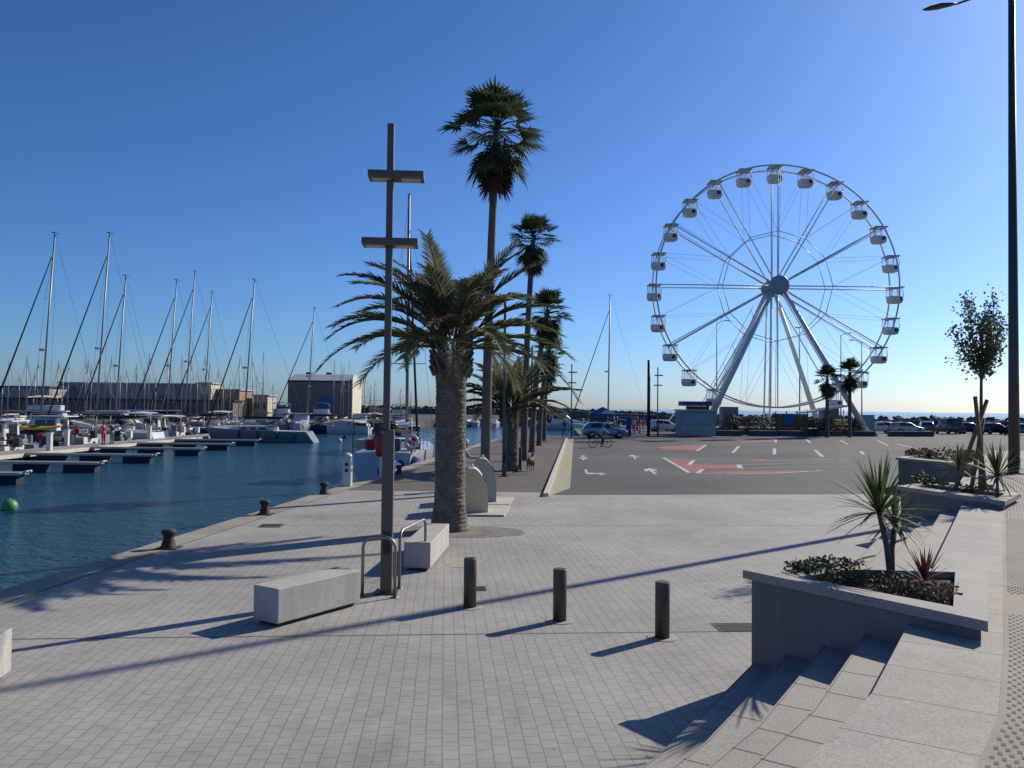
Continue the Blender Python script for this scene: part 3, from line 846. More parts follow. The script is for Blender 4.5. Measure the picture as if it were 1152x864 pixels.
# lifebuoy station
t = thing('lifebuoy_station', 'red lifebuoy case on a white post by the moored sailboat', 'lifebuoy', P(428, 538))
b = MB(); b.box((0, 0, .45), (.09, .09, .9)); b.build('post', M['white_gel'], t)
b = MB(); b.lathe([(.12, .82), (.2, .88), (.22, 1.2), (.2, 1.6), (.12, 1.7), (.0001, 1.72)], 16, M=Matrix.Diagonal((1, .6, 1))); b.build('case', M['red'], t)
# recycling bins
def rec_bin(label, px, pyb, h, halfw, depth, side):
    p = P(px, pyb)
    t = thing('recycling_bin', label, 'bin', p, rad(3), 'arched recycling bins on slabs')
    prof = []
    for k in range(25):
        u = 1 - (1 - k / 24) ** 1.5
        x = halfw * (.1 + .9 * (1 - max(0, (u - .28) / .72) ** 2) ** .62); prof.append((x, .03 + (h - .03) * u))
    left = [(-x * 1.0, z) for x, z in reversed(prof)]
    outline = prof + left
    def panel(y0, y1, ins):
        secs = [[Vector((x * ins, y, .03 + (z - .03) * ins)) for x, z in outline] for y in (y0, y1)]
        return secs
    b = MB(); b.loft(panel(.06, depth - .06, .985), 0, False); b.build('shell', M['bin_front'], t)
    for (ya, yb) in ((0, .06), (depth - .06, depth)):
        b = MB(); b.loft(panel(ya, yb, 1.0), 0, False); b.build('side_panel', M[side], t)
    b = MB(); b.box((halfw * .68, depth / 2, h * .74), (.12, .36, .16), M=Matrix.Rotation(-.5, 4, 'Y')); b.build('slot', M['dark_metal'], t)
    b = MB(); b.tube([(0, depth / 2, h - .02), (0, depth / 2, h + .08)], .03); b.build('lifting_eye', M['white_gel'], t)
    return t
rec_bin('beige sided arched recycling bin, nearest the date palm trunk', 530.5, 578.5, 1.17, .42, 1.0, 'bin_beige')
rec_bin('grey-green sided arched recycling bin behind the beige one', 542.5, 566.5, 1.28, .4, 1.0, 'bin_green')
for i, q in enumerate(([(500, 581), (567, 581.5), (574, 570), (505, 570)], [(515, 569.0), (573, 569.3), (578, 560.5), (520, 560.5)])):
    b = MB(); b.prism([P(*c) for c in q], 0.001, .05)
    o = b.build('concrete_slab', M['concrete']); tag(o, ('flat concrete slab under the beige recycling bin', 'flat concrete slab under the grey-green recycling bin')[i], 'slab')
# info post near the second date palm
t = thing('notice_board', 'narrow dark board with white edge beside the second date palm', 'board', P(583.5, 529))
b = MB(); b.box((0, 0, .5), (.2, .06, 1.0)); b.build('panel', M['dark_metal'], t); b = MB(); b.box((.115, 0, .5), (.03, .08, 1.02)); b.build('edge_strip', M['white_gel'], t)
# grates and patches in the paving
for (px, py, w, d, lab) in ((305, 591.5, .5, .55, 'rusty square grate set in the paving near the quay'), (829, 706, .55, .4, 'dark iron grate in the paving beside the planter wall'),
                            (536, 662.5, .3, .3, 'small square grate just behind the left bollard'), (540, 611, 1.0, 1.1, 'worn sandy patch in paving')):
    if py == 611: continue
    b = MB(); p = P(px, py)
    b.box((0, 0, .003), (w, d, .006))
    for k in range(6): b.box((0, -d / 2 + d * (k + .5) / 6, .007), (w * .85, d * .05, .004), mi=1)
    tag(b.build('drain_grate', [M['grate'], M['dark_metal']], None, 0, p, PAVE_RZ), lab, 'grate')
for (c, rx, ry, lab, nm) in ((P(521, 633), .35, .5, 'round sandy cement patch behind the left bollard', 'cement_patch'),):
    b = MB(); b.sheet([(c.x + rx * math.cos(a) * rng.uniform(.85, 1.1), c.y + ry * math.sin(a) * rng.uniform(.85, 1.1)) for a in [2 * PI * k / 18 for k in range(18)]], .004)
    tag(b.build(nm, M['patch']), lab, 'patch', kind='structure')

# tall road lamp rising from the terrace on the right
pb = R(1141, 530, 24.5); pb.z = TZ
t = thing('road_lamp', 'very tall dark road lamp post on the right with a long curved arm', 'street lamp', pb)
HH = 15.0
b = MB(); b.tube([(0, 0, 0), (0, 0, 3), (0, 0, HH)], [.155, .14, .085], 14); b.build('pole', M['pole_metal'], t)
b = MB(); b.lathe([(.26, 0), (.26, .03), (.17, .05), (.165, .5), (.15, .52)], 14); b.build('base', M['dark_metal'], t)
tip = R(1076, 4.5, 24.3) - pb
b = MB(); b.tube([(0, 0, HH - .4), (-.5, 0, HH - .05), (tip.x * .75, tip.y, tip.z + .16), tip], [.05, .045, .035, .03], 8); b.build('arm', M['dark_metal'], t)
end = R(1038, 11, 24.3) - pb; dd = (Vector(end) - Vector(tip))
b = MB()
secs = []
for u, w, h in ((0, .05, .04), (.2, .1, .07), (.5, .16, .1), (.8, .13, .07), (1, .03, .02)):
    c = Vector(tip) + dd * u
    secs.append([c + Vector((0, math.cos(a) * w, math.sin(a) * h * (1 if math.sin(a) > 0 else .5))) for a in [2 * PI * k / 10 for k in range(10)]])
b.loft(secs); b.build('lamp_head', M['dark_metal'], t)

# ============================================================ PLANTERS
def planter(label, outer, holes_poly, ztop, mats=('render_grey', 'granite_cap')):
    o = outer[0]
    t = thing('planter', label, 'planter', (o.x, o.y, 0), 0, 'grey planters with granite rims along the steps')
    L = lambda p, z: (p.x - o.x, p.y - o.y, z)
    cen = sum((Vector((p.x, p.y, 0)) for p in outer), Vector()) / len(outer)
    ins = [Vector((p.x, p.y, 0)) + (cen - Vector((p.x, p.y, 0))).normalized() * .09 for p in outer]
    n = len(outer)
    b = MB()
    b.add([L(p, -.02) for p in ins] + [L(p, ztop - .085) for p in ins], [(i, (i + 1) % n, n + (i + 1) % n, n + i) for i in range(n)]); b.build('wall', M[mats[0]], t)
    b = MB()
    vo = [L(p, ztop) for p in outer]; vi = [L(p, ztop) for p in holes_poly]
    vo2 = [L(p, ztop - .085) for p in outer]; vi2 = [L(p, ztop - .2) for p in holes_poly]
    for i in range(n):
        j = (i + 1) % n
        b.add([vo[i], vo[j], vi[j], vi[i]], [(0, 1, 2, 3)]); b.add([vo2[i], vo2[j], vo[j], vo[i]], [(0, 1, 2, 3)])
        b.add([vi[i], vi[j], vi2[j], vi2[i]], [(0, 1, 2, 3)]); b.add([vo2[i], vo2[j], L(ins[j], ztop - .085), L(ins[i], ztop - .085)], [(3, 2, 1, 0)])
    b.build('rim', M[mats[1]], t)
    b = MB(); b.add([L(p, ztop - .07) for p in holes_poly], [tuple(range(n))]); b.build('soil', M['soil'], t)
    return t
ZT = 1.12
def ccw(ps):
    A = sum(ps[i].x * ps[(i + 1) % len(ps)].y - ps[(i + 1) % len(ps)].x * ps[i].y for i in range(len(ps)))
    return ps if A > 0 else list(reversed(ps))
out1 = [P(835.5, 641, ZT), P(1111.5, 699, ZT), P(1110, 642, ZT), P(965, 636, ZT)]
hol1 = [P(897, 649, ZT), P(1072.5, 682, ZT), P(1074.5, 643.5, ZT), P(962, 640.5, ZT)]
planter('nearest grey planter with granite rim beside the steps', ccw(out1), ccw(hol1), ZT)
out2 = [P(1008.5, 546.5, ZT), P(1131, 564, ZT), P(1149, 555, ZT), P(1040, 543, ZT)]
hol2 = [P(1031, 547.2, ZT), P(1122, 560, ZT), P(1131, 555, ZT), P(1048, 545, ZT)]
planter('middle grey planter holding the staked tree', ccw(out2), ccw(hol2), ZT)
out3 = [P(1007.5, 514.5, ZT), P(1098, 523, ZT), P(1110, 517, ZT), P(1030, 511, ZT)]
hol3 = [P(1021, 514.5, ZT), P(1092, 521, ZT), P(1099, 517.4, ZT), P(1034, 512.2, ZT)]
planter('farthest grey planter with low reddish plants', ccw(out3), ccw(hol3), ZT)

# ============================================================ PLANTS
def blade(b, o, d, L, w, arch, n=5, mi=0, vfold=.3):
    """a sword leaf: starts at o, heads along d, bends down by arch"""
    o, d = Vector(o), Vector(d).normalized()
    side = d.cross(Vector((0, 0, 1)))
    if side.length < .05: side = Vector((1, 0, 0))
    side.normalize()
    vs = []; p = o.copy(); v = d.copy()
    for i in range(n + 1):
        u = i / n
        wi = w * (.55 + .9 * u if u < .4 else .91 * (1 - ((u - .4) / .6) ** 1.6)) + .0008
        up = side.cross(v).normalized()
        vs += [p - side * wi + up * wi * vfold, p, p + side * wi + up * wi * vfold]
        v = (v + Vector((0, 0, -arch / n * (.4 + 1.2 * u)))).normalized(); p = p + v * (L / n)
    fs = []
    for i in range(n):
        for k in (0, 1): fs.append((i * 3 + k, i * 3 + k + 1, i * 3 + k + 4, i * 3 + k + 3))
    b.add(vs, fs, mi, True)
def rosette(b, c, n, L, w, seed, emin=-.5, emax=1.45, arch=.7, tilt=(0, 0)):
    r = random.Random(seed)
    for i in range(n):
        u = (i + .5) / n
        el = emin + (emax - emin) * u ** .8 + r.uniform(-.12, .12); az = i * 2.39996 + r.uniform(-.3, .3)
        d = Vector((math.cos(az) * math.cos(el) + tilt[0], math.sin(az) * math.cos(el) + tilt[1], math.sin(el)))
        blade(b, Vector(c) + d.normalized() * .02, d, L * r.uniform(.78, 1.1), w * r.uniform(.8, 1.15), arch * r.uniform(.5, 1.4) * (1.25 - u))
def cordyline(label, base, heads, trunk_r, m='cordyline', name='cordyline', n=70, L=.5, w=.016, seed=1, group=None):
    t = thing(name, label, 'plant', base, 0, group)
    b = MB(); 
    for hd in heads:
        h = Vector(hd[0]) - Vector(base)
        mid = h * .5 + Vector((h.x * -.12, 0, 0))
        b.tube([(0, 0, -.05), mid, h], [trunk_r * 1.25, trunk_r, trunk_r * .9], 8)
    if trunk_r > 0.004: b.build('stem', M['bark'], t)
    for k, hd in enumerate(heads):
        b = MB(); rosette(b, Vector(hd[0]) - Vector(base), hd[1], hd[2], w, seed + k, arch=hd[3] if len(hd) > 3 else .7)
        b.build('leaf_head', M[m], t)
    return t
g0 = P(1003, 650, 1.06)
h1 = R(989, 577, g0.y + .05); h2 = R(1007, 590, g0.y + .25)
cordyline('spiky green cordyline on a leaning stem in the nearest planter', g0, [(h1, 80, .62, .5), (h2, 40, .36, .8)], .03, seed=3, w=.017)
g1 = P(1040, 661, 1.06)
cordyline('small red cordyline with narrow leaves in the nearest planter', g1, [(g1 + Vector((0, 0, .05)), 46, .33, .5)], .004, 'red_leaf', 'red_cordyline', seed=9, w=.012)
g = P(1122, 560, 1.06)
cordyline('spiky cordyline to the right of the staked tree', g, [(g + Vector((0, 0, .42)), 70, .75, .55)], .03, seed=21, w=.022)
g = P(1079, 549, 1.06)
cordyline('dark spiky cordyline left of the staked tree', g, [(g + Vector((0, 0, .45)), 60, .6, .5)], .03, seed=33, w=.022)
g = P(1045, 516.5, 1.06)
cordyline('small dark red cordyline in the farthest planter', g, [(g + Vector((0, 0, .06)), 40, .36, .3)], .004, 'red_leaf', 'red_cordyline', seed=44, w=.03)

def clump(name, label, cat, pts, m, nleaf, size, h, seed, parent_z=None):
    """low leafy ground cover: small leaf faces round many short sprigs"""
    r = random.Random(seed)
    b = MB(); o = sum((Vector(p) for p in pts), Vector()) / len(pts)
    for i in range(nleaf):
        a = r.choice(pts); c = r.choice(pts); p = Vector(a).lerp(Vector(c), r.random()) - o
        bump = .35 + .65 * noise.noise(Vector((p.x * 3, p.y * 3, seed)))
        base = p + Vector((r.gauss(0, .05), r.gauss(0, .05), r.random() ** 1.4 * h * max(.15, bump + .4)))
        d = Vector((r.gauss(0, 1), r.gauss(0, 1), r.uniform(0, 1.4))).normalized(); s = d.orthogonal().normalized() * size * .4
        L = size * r.uniform(.6, 1.4)
        b.add([base, base + d * L * .5 + s, base + d * L, base + d * L * .5 - s], [(0, 1, 2, 3)])
    o_ = b.build(name, M[m], None, 0, o)
    return tag(o_, label, cat)
Zs = 1.05
clump('groundcover', 'dark fleshy ground cover spilling over the near planter corner', 'plant', [P(894, 648, Zs + .03), P(960, 643, Zs), P(950, 655, Zs), P(905, 650, Zs), P(925, 645, Zs)], 'succulent', 1500, .045, .16, 4)
clump('groundcover', 'low reddish green ground cover at the foot of the spiky cordyline', 'plant', [P(950, 652, Zs), P(1060, 678, Zs), P(1070, 668, Zs), P(1000, 655, Zs), P(1040, 672, Zs), P(1000, 668, Zs), P(1068, 676, Zs)], 'red_succulent', 2400, .035, .1, 6)
clump('groundcover', 'bushy green ground cover at the left end of the middle planter', 'plant', [P(1032, 546.5, Zs), P(1052, 547, Zs), P(1043, 549, Zs)], 'succulent', 700, .07, .35, 8)
clump('groundcover', 'low dark ground cover round the staked tree', 'plant', [P(1060, 549, Zs), P(1122, 557, Zs), P(1110, 552, Zs), P(1090, 554, Zs)], 'red_succulent', 900, .06, .14, 12)
clump('groundcover', 'dark red ground cover filling the farthest planter', 'plant', [P(1022, 514.6, Zs), P(1094, 519.5, Zs), P(1092, 516.6, Zs), P(1040, 513.5, Zs)], 'red_succulent', 1500, .1, .4, 15)

# staked young tree
tb = P(1103, 553, 1.06)
t = thing('young_tree', 'slim young tree with a small upright dark crown above crossed stakes', 'tree', tb)
rt = random.Random(8)
HT = 4.15
fork = R(1104, 424, tb.y) - tb
b = MB(); b.tube([(0, 0, -.1), (.02, 0, .8), fork * .6, fork], [.055, .045, .036, .03], 8)
limbs = []
for k in range(9):
    az = k * 2.4; sp = rt.uniform(.2, .62)
    tipv = fork + Vector((math.cos(az) * sp, math.sin(az) * sp, rt.uniform(.9, 1.75)))
    midv = fork.lerp(tipv, .5) + Vector((math.cos(az) * .06, math.sin(az) * .06, 0))
    b.tube([fork - Vector((0, 0, rt.uniform(0, .15))), midv, tipv], [.02, .012, .004], 5); limbs.append((fork, midv, tipv))
b.build('trunk', M['bark'], t)
b = MB()
for (f, m_, tp) in limbs:
    for i in range(300):
        u = rt.uniform(.12, 1.08)
        c = (f.lerp(m_, u * 2) if u < .5 else m_.lerp(tp, u * 2 - 1)) + Vector((rt.gauss(0, .1), rt.gauss(0, .1), rt.gauss(0, .09))) * (1.15 - .45 * u)
        d = Vector((rt.gauss(0, 1), rt.gauss(0, 1), rt.gauss(.4, .8))).normalized(); s = d.orthogonal().normalized(); s.rotate(Matrix.Rotation(rt.uniform(0, 6), 3, d))
        L = rt.uniform(.055, .105); s *= L * .3
        b.add([c, c + d * L * .5 + s, c + d * L, c + d * L * .5 - s], [(0, 1, 2, 3)])
for k in range(11):
    az = k * 2.1 + .3; el = rt.uniform(-.1, .9); o = fork + Vector((0, 0, rt.uniform(.0, 1.2)))
    d = Vector((math.cos(az) * math.cos(el), math.sin(az) * math.cos(el), math.sin(el)))
    for i in range(36):
        c = o + d * rt.uniform(.2, .68) + Vector((rt.gauss(0, .035), rt.gauss(0, .035), rt.gauss(0, .04)))
        dd_ = (d + Vector((rt.gauss(0, .8), rt.gauss(0, .8), rt.gauss(0, .8)))).normalized(); s = dd_.orthogonal().normalized(); L = rt.uniform(.05, .09); s *= L * .26
        b.add([c, c + dd_ * L * .5 + s, c + dd_ * L, c + dd_ * L * .5 - s], [(0, 1, 2, 3)])
b.build('crown', M['tree_leaf'], t)
for (x0, y0, x1, y1, dy, lab) in ((1072, 549, 1110.5, 450, -.2, 'wooden stake leaning right across the young tree'), (1109, 553, 1097, 446, -.32, 'wooden stake leaning left across the young tree'),
                                  (1092, 551, 1106, 470, .25, 'wooden stake standing behind the young tree stem')):
    a = R(x0, y0, tb.y + dy); c = R(x1, y1, tb.y - .02 + dy * .35); a.z = 1.0
    bb = MB(); bb.tube([(0, 0, 0), c - a], [.045, .042], 9)
    tag(bb.build('tree_stake', M['stake'], None, 0, a), lab, 'stake', 'stakes round the young tree')

# ---------------------------------------------------------------- palms
def phoenix(label, base, H, r0, r1, nf, Lf, seed, dry=0.12, name='date_palm', spread=1.0, droopy=1.0):
    r = random.Random(seed)
    t = thing(name, label, 'palm tree', base, 0, 'palms in a row along the promenade')
    b = MB(); prof = []
    n = 90
    for i in range(n + 1):
        u = i / n; z = -.1 + u * (H + .1)
        rr = r1 + (r0 - r1) * max(0, 1 - u / .22) ** 1.6 + r1 * .28 * max(0, (u - .82) / .18) ** 1.2
        prof.append((rr * (1 + .014 * (1 if i % 2 else -1)), z))
    k = 36; vs = []; fs = []
    for i, (rr, z) in enumerate(prof):
        for j in range(k):
            a = 2 * PI * j / k + (i % 2) * PI / k
            q = rr * (1 + .05 * noise.noise(Vector((math.cos(a) * 3, math.sin(a) * 3, z * 9 + seed))) + .03 * noise.noise(Vector((math.cos(a) * 9, math.sin(a) * 9, z * 22))))
            vs.append((q * math.cos(a), q * math.sin(a), z))
    for i in range(n):
        for j in range(k):
            j2 = (j + 1) % k; fs.append((i * k + j, i * k + j2, (i + 1) * k + j2, (i + 1) * k + j))
    b.add(vs, fs, 0, False); b.build('trunk', M['palm_trunk'], t)
    # cut leaf bases under the crown
    b = MB()
    for i in range(70):
        az = i * 2.39996; z = H - .55 + .75 * i / 70
        d = Vector((math.cos(az), math.sin(az), 0)); p = d * r1 * 1.1 + Vector((0, 0, z))
        b.tube([p, p + d * .12 + Vector((0, 0, .22))], [.05, .03], 5)
    b.build('leaf_bases', M['palm_trunk'], t)
    green, dead = MB(), MB()
    for i in range(nf):
        u = (i + .5) / nf
        el = rad(3 + 76 * u ** .9) + r.uniform(-.09, .09); az = i * 2.39996 + r.uniform(-.25, .25)
        L = Lf * r.uniform(.82, 1.08) * (1.02 - .26 * u ** 2)
        isdead = r.random() < dry and u < .4
        mb = dead if isdead else green
        droop = r.uniform(.7, 1.1) * (1.02 - .3 * u) * droopy
        ns = 13; p = Vector((math.cos(az), math.sin(az), 0)) * r1 * .75 + Vector((0, 0, H + .1 + .35 * u)); e = el
        pts = [p.copy()]; dirs = []
        sway = r.uniform(-.25, .25)
        for s in range(ns):
            tt = s / ns; e2 = el - droop * (tt ** 1.35) * 1.35
            a2 = az + sway * tt * tt
            d = Vector((math.cos(a2) * math.cos(e2), math.sin(a2) * math.cos(e2), math.sin(e2)))
            dirs.append(d); p = p + d * L / ns; pts.append(p.copy())
        dirs.append(dirs[-1])
        mb.tube(pts, [.032 * (1 - .85 * j / ns) + .004 for j in range(ns + 1)], 4)
        nl = 54
        for j in range(nl):
            tt = .12 + .88 * (j + .5) / nl
            x = tt * ns; i0 = min(ns - 1, int(x)); c = pts[i0].lerp(pts[i0 + 1], x - i0); d = dirs[i0]
            side = d.cross(Vector((0, 0, 1)))
            if side.length < .05: side = Vector((-math.sin(az), math.cos(az), 0))
            side.normalize(); up = side.cross(d).normalized()
            ll = .56 * spread * (.55 + .45 * math.sin(min(1, tt * 1.1 + .05) * PI)) * (1 if tt > .22 else .55) * r.uniform(.85, 1.1)
            for sg in (-1, 1):
                v = (side * sg * .78 + d * (.6 + .5 * tt) + up * r.uniform(.1, .45)).normalized()
                w = d * .0185
                m1 = c + v * ll * .5 + Vector((0, 0, -.01)); tp = c + v * ll + Vector((0, 0, -.1 * ll - (.18 * ll if isdead else .03)))
                mb.add([c - w, c + w, m1 + w * 1.1, tp, m1 - w * 1.1], [(0, 1, 2, 3, 4)])
    green.build('crown', M['phoenix'], t)
    if dead.v: dead.build('dry_fronds', M['phoenix_dry'], t)
    return t
pb = P(505.5, 596)
phoenix('large date palm with thick trunk and arching fronds by the bench', pb, 3.95, .47, .34, 44, 2.8, 11, .1)
pb2 = R(574, 531, 36); pb2.z = 0
phoenix('smaller date palm with dry grey fronds behind the first', pb2, 2.55, .4, .36, 46, 2.9, 14, .5, droopy=.75)

def fan_leaf(b, o, d, pet, R_, r, droop=.5, nseg=17, mi=0):
    o, d = Vector(o), Vector(d).normalized()
    hub = o + d * pet + Vector((0, 0, -.12 * pet * (1 - d.z)))
    d2 = (d + Vector((0, 0, -.25 * droop))).normalized()
    b.tube([o, o + d * pet * .5 + Vector((0, 0, .03)), hub], [.022, .017, .013], 4, mi)
    side = d2.cross(Vector((0, 0, 1)))
    if side.length < .05: side = Vector((1, 0, 0))
    side.normalize(); up = side.cross(d2).normalized()
    for k in range(nseg):
        a = (k / (nseg - 1) - .5) * rad(205)
        v = (d2 * math.cos(a) + side * math.sin(a) + up * (.18 * abs(math.sin(a)))).normalized()
        L = R_ * r.uniform(.85, 1.08) * (1 - .18 * abs(math.sin(a / 2)) ** 2)
        w = v.cross(up).normalized() * R_ * .062
        m1 = hub + v * L * .55; tp = hub + v * L + Vector((0, 0, -droop * L * r.uniform(.15, .5)))
        m1 = m1 + Vector((0, 0, -droop * L * .06))
        b.add([hub, m1 - w, tp, m1 + w], [(0, 1, 2, 3)], mi)
def washingtonia(label, base, H, r0, r1, seed, s=1.0, lean=(0, 0), skirt=1.0, name='fan_palm', nup=34, nlow=20):
    """H = height of the growing point"""
    r = random.Random(seed)
    t = thing(name, label, 'palm tree', base, 0, 'palms in a row along the promenade')
    b = MB(); n = 30; vs = []; fs = []; k = 14
    cx = lambda u: Vector((lean[0] * u * u, lean[1] * u * u, 0))
    for i in range(n + 1):
        u = i / n; z = -.1 + u * (H + .1); rr = r1 + (r0 - r1) * (1 - u) ** 1.2 + r0 * .5 * max(0, 1 - u / .05) ** 1.5
        for j in range(k):
            a = 2 * PI * j / k; q = rr * (1 + .05 * noise.noise(Vector((math.cos(a) * 2, math.sin(a) * 2, z * 4 + seed))))
            vs.append(Vector((q * math.cos(a), q * math.sin(a), z)) + cx(u))
    for i in range(n):
        for j in range(k):
            j2 = (j + 1) % k; fs.append((i * k + j, i * k + j2, (i + 1) * k + j2, (i + 1) * k + j))
    b.add(vs, fs, 0, True); b.build('trunk', M['washi_trunk'], t)
    top = Vector((lean[0], lean[1], H))
    g = MB()
    for i in range(nup):
        u = (i + .5) / nup
        el = rad(-8 + 90 * u) + r.uniform(-.2, .2); az = i * 2.39996 + r.uniform(-.35, .35)
        d = Vector((math.cos(az) * math.cos(el), math.sin(az) * math.cos(el), math.sin(el)))
        fan_leaf(g, top + Vector((0, 0, .2 * u)), d, s * (1.1 - .45 * u) * r.uniform(.75, 1.2), .84 * s * r.uniform(.85, 1.12), r, r.uniform(.3, .7))
    for i in range(nlow):
        u = (i + .5) / nlow
        el = rad(-50 + 38 * u) + r.uniform(-.2, .2); az = i * 2.39996 + r.uniform(-.3, .3)
        d = Vector((math.cos(az) * math.cos(el), math.sin(az) * math.cos(el), math.sin(el)))
        fan_leaf(g, top + Vector((0, 0, -.6 * s + .35 * s * u)), d, .72 * s * r.uniform(.6, 1.2), .66 * s * r.uniform(.8, 1.1), r, r.uniform(.9, 1.3))
    g.build('crown', M['fan'], t)
    g = MB()
    for i in range(int(44 * skirt)):
        u = r.random(); az = i * 2.39996
        d = Vector((math.cos(az) * .33, math.sin(az) * .33, -1)).normalized()
        fan_leaf(g, top + Vector((math.cos(az) * r1 * 1.2, math.sin(az) * r1 * 1.2, -.2 * s - 1.3 * s * u)), Vector((d.x * 1.3, d.y * 1.3, d.z)), .22 * s, .62 * s, r, .5, 11)
    g.build('dead_skirt', M['fan_dry'], t)
    return t
def base_at(px, D): 
    p = R(px, 500, D); p.z = 0
    return p
def htop(px, py, D): return R(px, py, D).z
D = 26.6; w0 = base_at(546.5, D)
wt = R(558.5, 147, D)
washingtonia('tallest fan palm with a thin trunk and shaggy skirt', w0, wt.z, .175, .11, 51, 1.0, (wt.x - w0.x, 0))
D = 43; w0 = base_at(589.5, D); wt = R(600, 270, D)
washingtonia('second tallest fan palm with a narrow two tier crown', w0, wt.z, .19, .14, 52, .86, (wt.x - w0.x, 0))
D = 51; w0 = base_at(598.5, D); wt = R(616, 352, D)
washingtonia('fan palm with brownish shaggy crown below the second tallest', w0, wt.z, .19, .15, 53, 1.0, (wt.x - w0.x, 0), 1.6, nlow=30)
D = 60; w0 = base_at(606.5, D); wt = R(618, 396, D)
washingtonia('short far fan palm almost hidden in the palm row', w0, wt.z, .19, .16, 54, .85, (wt.x - w0.x, 0), 1.2)
D = 69; w0 = base_at(612, D); wt = R(616, 412, D)
washingtonia('farthest fan palm at the end of the palm row', w0, wt.z, .19, .16, 55, .85, (wt.x - w0.x, 0), 1.0)
# tree pits
for (c, rx, ry, lab) in ((P(507, 598), 1.35, 1.0, 'bare earth pit round the large date palm'),):
    b = MB(); q = [(c.x + rx * (1 + .12 * math.cos(3 * a)) * math.copysign(abs(math.cos(a)) ** .7, math.cos(a)) + .15 + rng.uniform(-.06, .06), c.y + .85 * ry * math.copysign(abs(math.sin(a)) ** .7, math.sin(a)) + rng.uniform(-.05, .05)) for a in [2 * PI * k / 36 for k in range(36)]]; b.sheet(q, .004)
    struct(b.build('tree_ground', M['dirt']))
# fan palms by the wheel
for (px, py, D, lab, sd, s) in ((930.5, 426, 86, 'small dark fan palm in front of the wheel leg, left one', 61, 1.0), (956, 419, 87, 'small dark fan palm in front of wheel leg, right one', 62, 1.05)):
    w0 = base_at(px, D); wt = R(px, py, D)
    washingtonia(lab, w0, wt.z, .2, .16, sd, s, (0, 0), .8, nup=26, nlow=14)
# ============================================================ BOATS
def hull_secs(L, B, F, bowrise=.35, scoop=.0, rake=.8, n=13, full=2.3, stern=.8):
    secs = []
    for i in range(n):
        u = i / (n - 1)
        hb = B / 2 * (stern + (1 - stern) * min(1, u / .4) if u < .4 else max(.015, 1 - ((u - .4) / .6) ** full))
        f = F + bowrise * u * u
        def X(z): 
            fr = (z + .35) / (f + .35)
            x = -L / 2 + L * u
            if u > .6: x -= rake * (1 - fr) * ((u - .6) / .4)
            if u < .2: x += scoop * fr * (1 - u / .2)
            return x
        half = [(0, -.35), (hb * .72, -.2), (hb * .93, .2 * f), (hb, f)]
        sec = [Vector((X(z), y, z)) for y, z in half] + [Vector((X(z), -y, z)) for y, z in reversed(half[1:])]
        secs.append(sec)
    return secs
def half_at(secs, k): return secs[k][3]
def hull(t, L, B, F, m, deckm, **kw):
    secs = hull_secs(L, B, F, **kw)
    b = MB(); vs = [v for s in secs for v in s]; n = 7; fs = []
    for i in range(len(secs) - 1):
        for k in range(n):
            if k == 3: continue
            k2 = (k + 1) % n; fs.append((i * n + k, (i + 1) * n + k, (i + 1) * n + k2, i * n + k2))
    b.add(vs, fs, 0, True); b.add(secs[0], [(0, 1, 2, 3, 4, 5, 6)])
    b.build('hull', m, t)
    b = MB()
    for i in range(len(secs) - 1):
        a, c = secs[i], secs[i + 1]
        dz = Vector((0, 0, -.015))
        m1 = (a[3] + a[4]) / 2 + Vector((0, 0, .05)); m2 = (c[3] + c[4]) / 2 + Vector((0, 0, .05))
        b.add([a[4] + dz, c[4] + dz, m2, m1, c[3] + dz, a[3] + dz], [(0, 1, 2, 3), (3, 2, 4, 5)])
    b.build('deck', deckm, t)
    return secs
def canvas(t, name, x0, x1, w, z, m, posts=True, sag=.12, zb=0, front=None):
    b = MB()
    secs = []
    for i in range(5):
        u = i / 4; x = x0 + (x1 - x0) * u; zz = z - sag * (2 * u - 1) ** 2
        secs.append([Vector((x, w / 2 * c, zz - .16 * abs(c) ** 3 + e)) for c, e in ((-1, 0), (-.5, 0), (0, 0), (.5, 0), (1, 0), (1, .03), (0, .04), (-1, .03))])
    b.loft(secs, 0, True)
    o = b.build(name, m, t)
    if posts:
        for x in (x0 + .1, x1 - .1):
            for s in (-1, 1): b = MB(); b.tube([(x, s * w / 2 * .96, zb), (x, s * w / 2 * .96, z - .2)], .02, 5); b.build('canopy_pole', M['steel'], o)
    return o
def rails(t, secs, i0, i1, h=.55):
    for side in (3, 4):
        b = MB()
        top = [secs[i][side] + Vector((0, 0, h)) for i in range(i0, i1 + 1)]
        b.tube(top, .012, 4); b.tube([p - Vector((0, 0, h * .5)) for p in top], .008, 4)
        for p in top: b.tube([p - Vector((0, 0, h)), p], .014, 4)
        b.build('guard_rail', M['steel'], t)
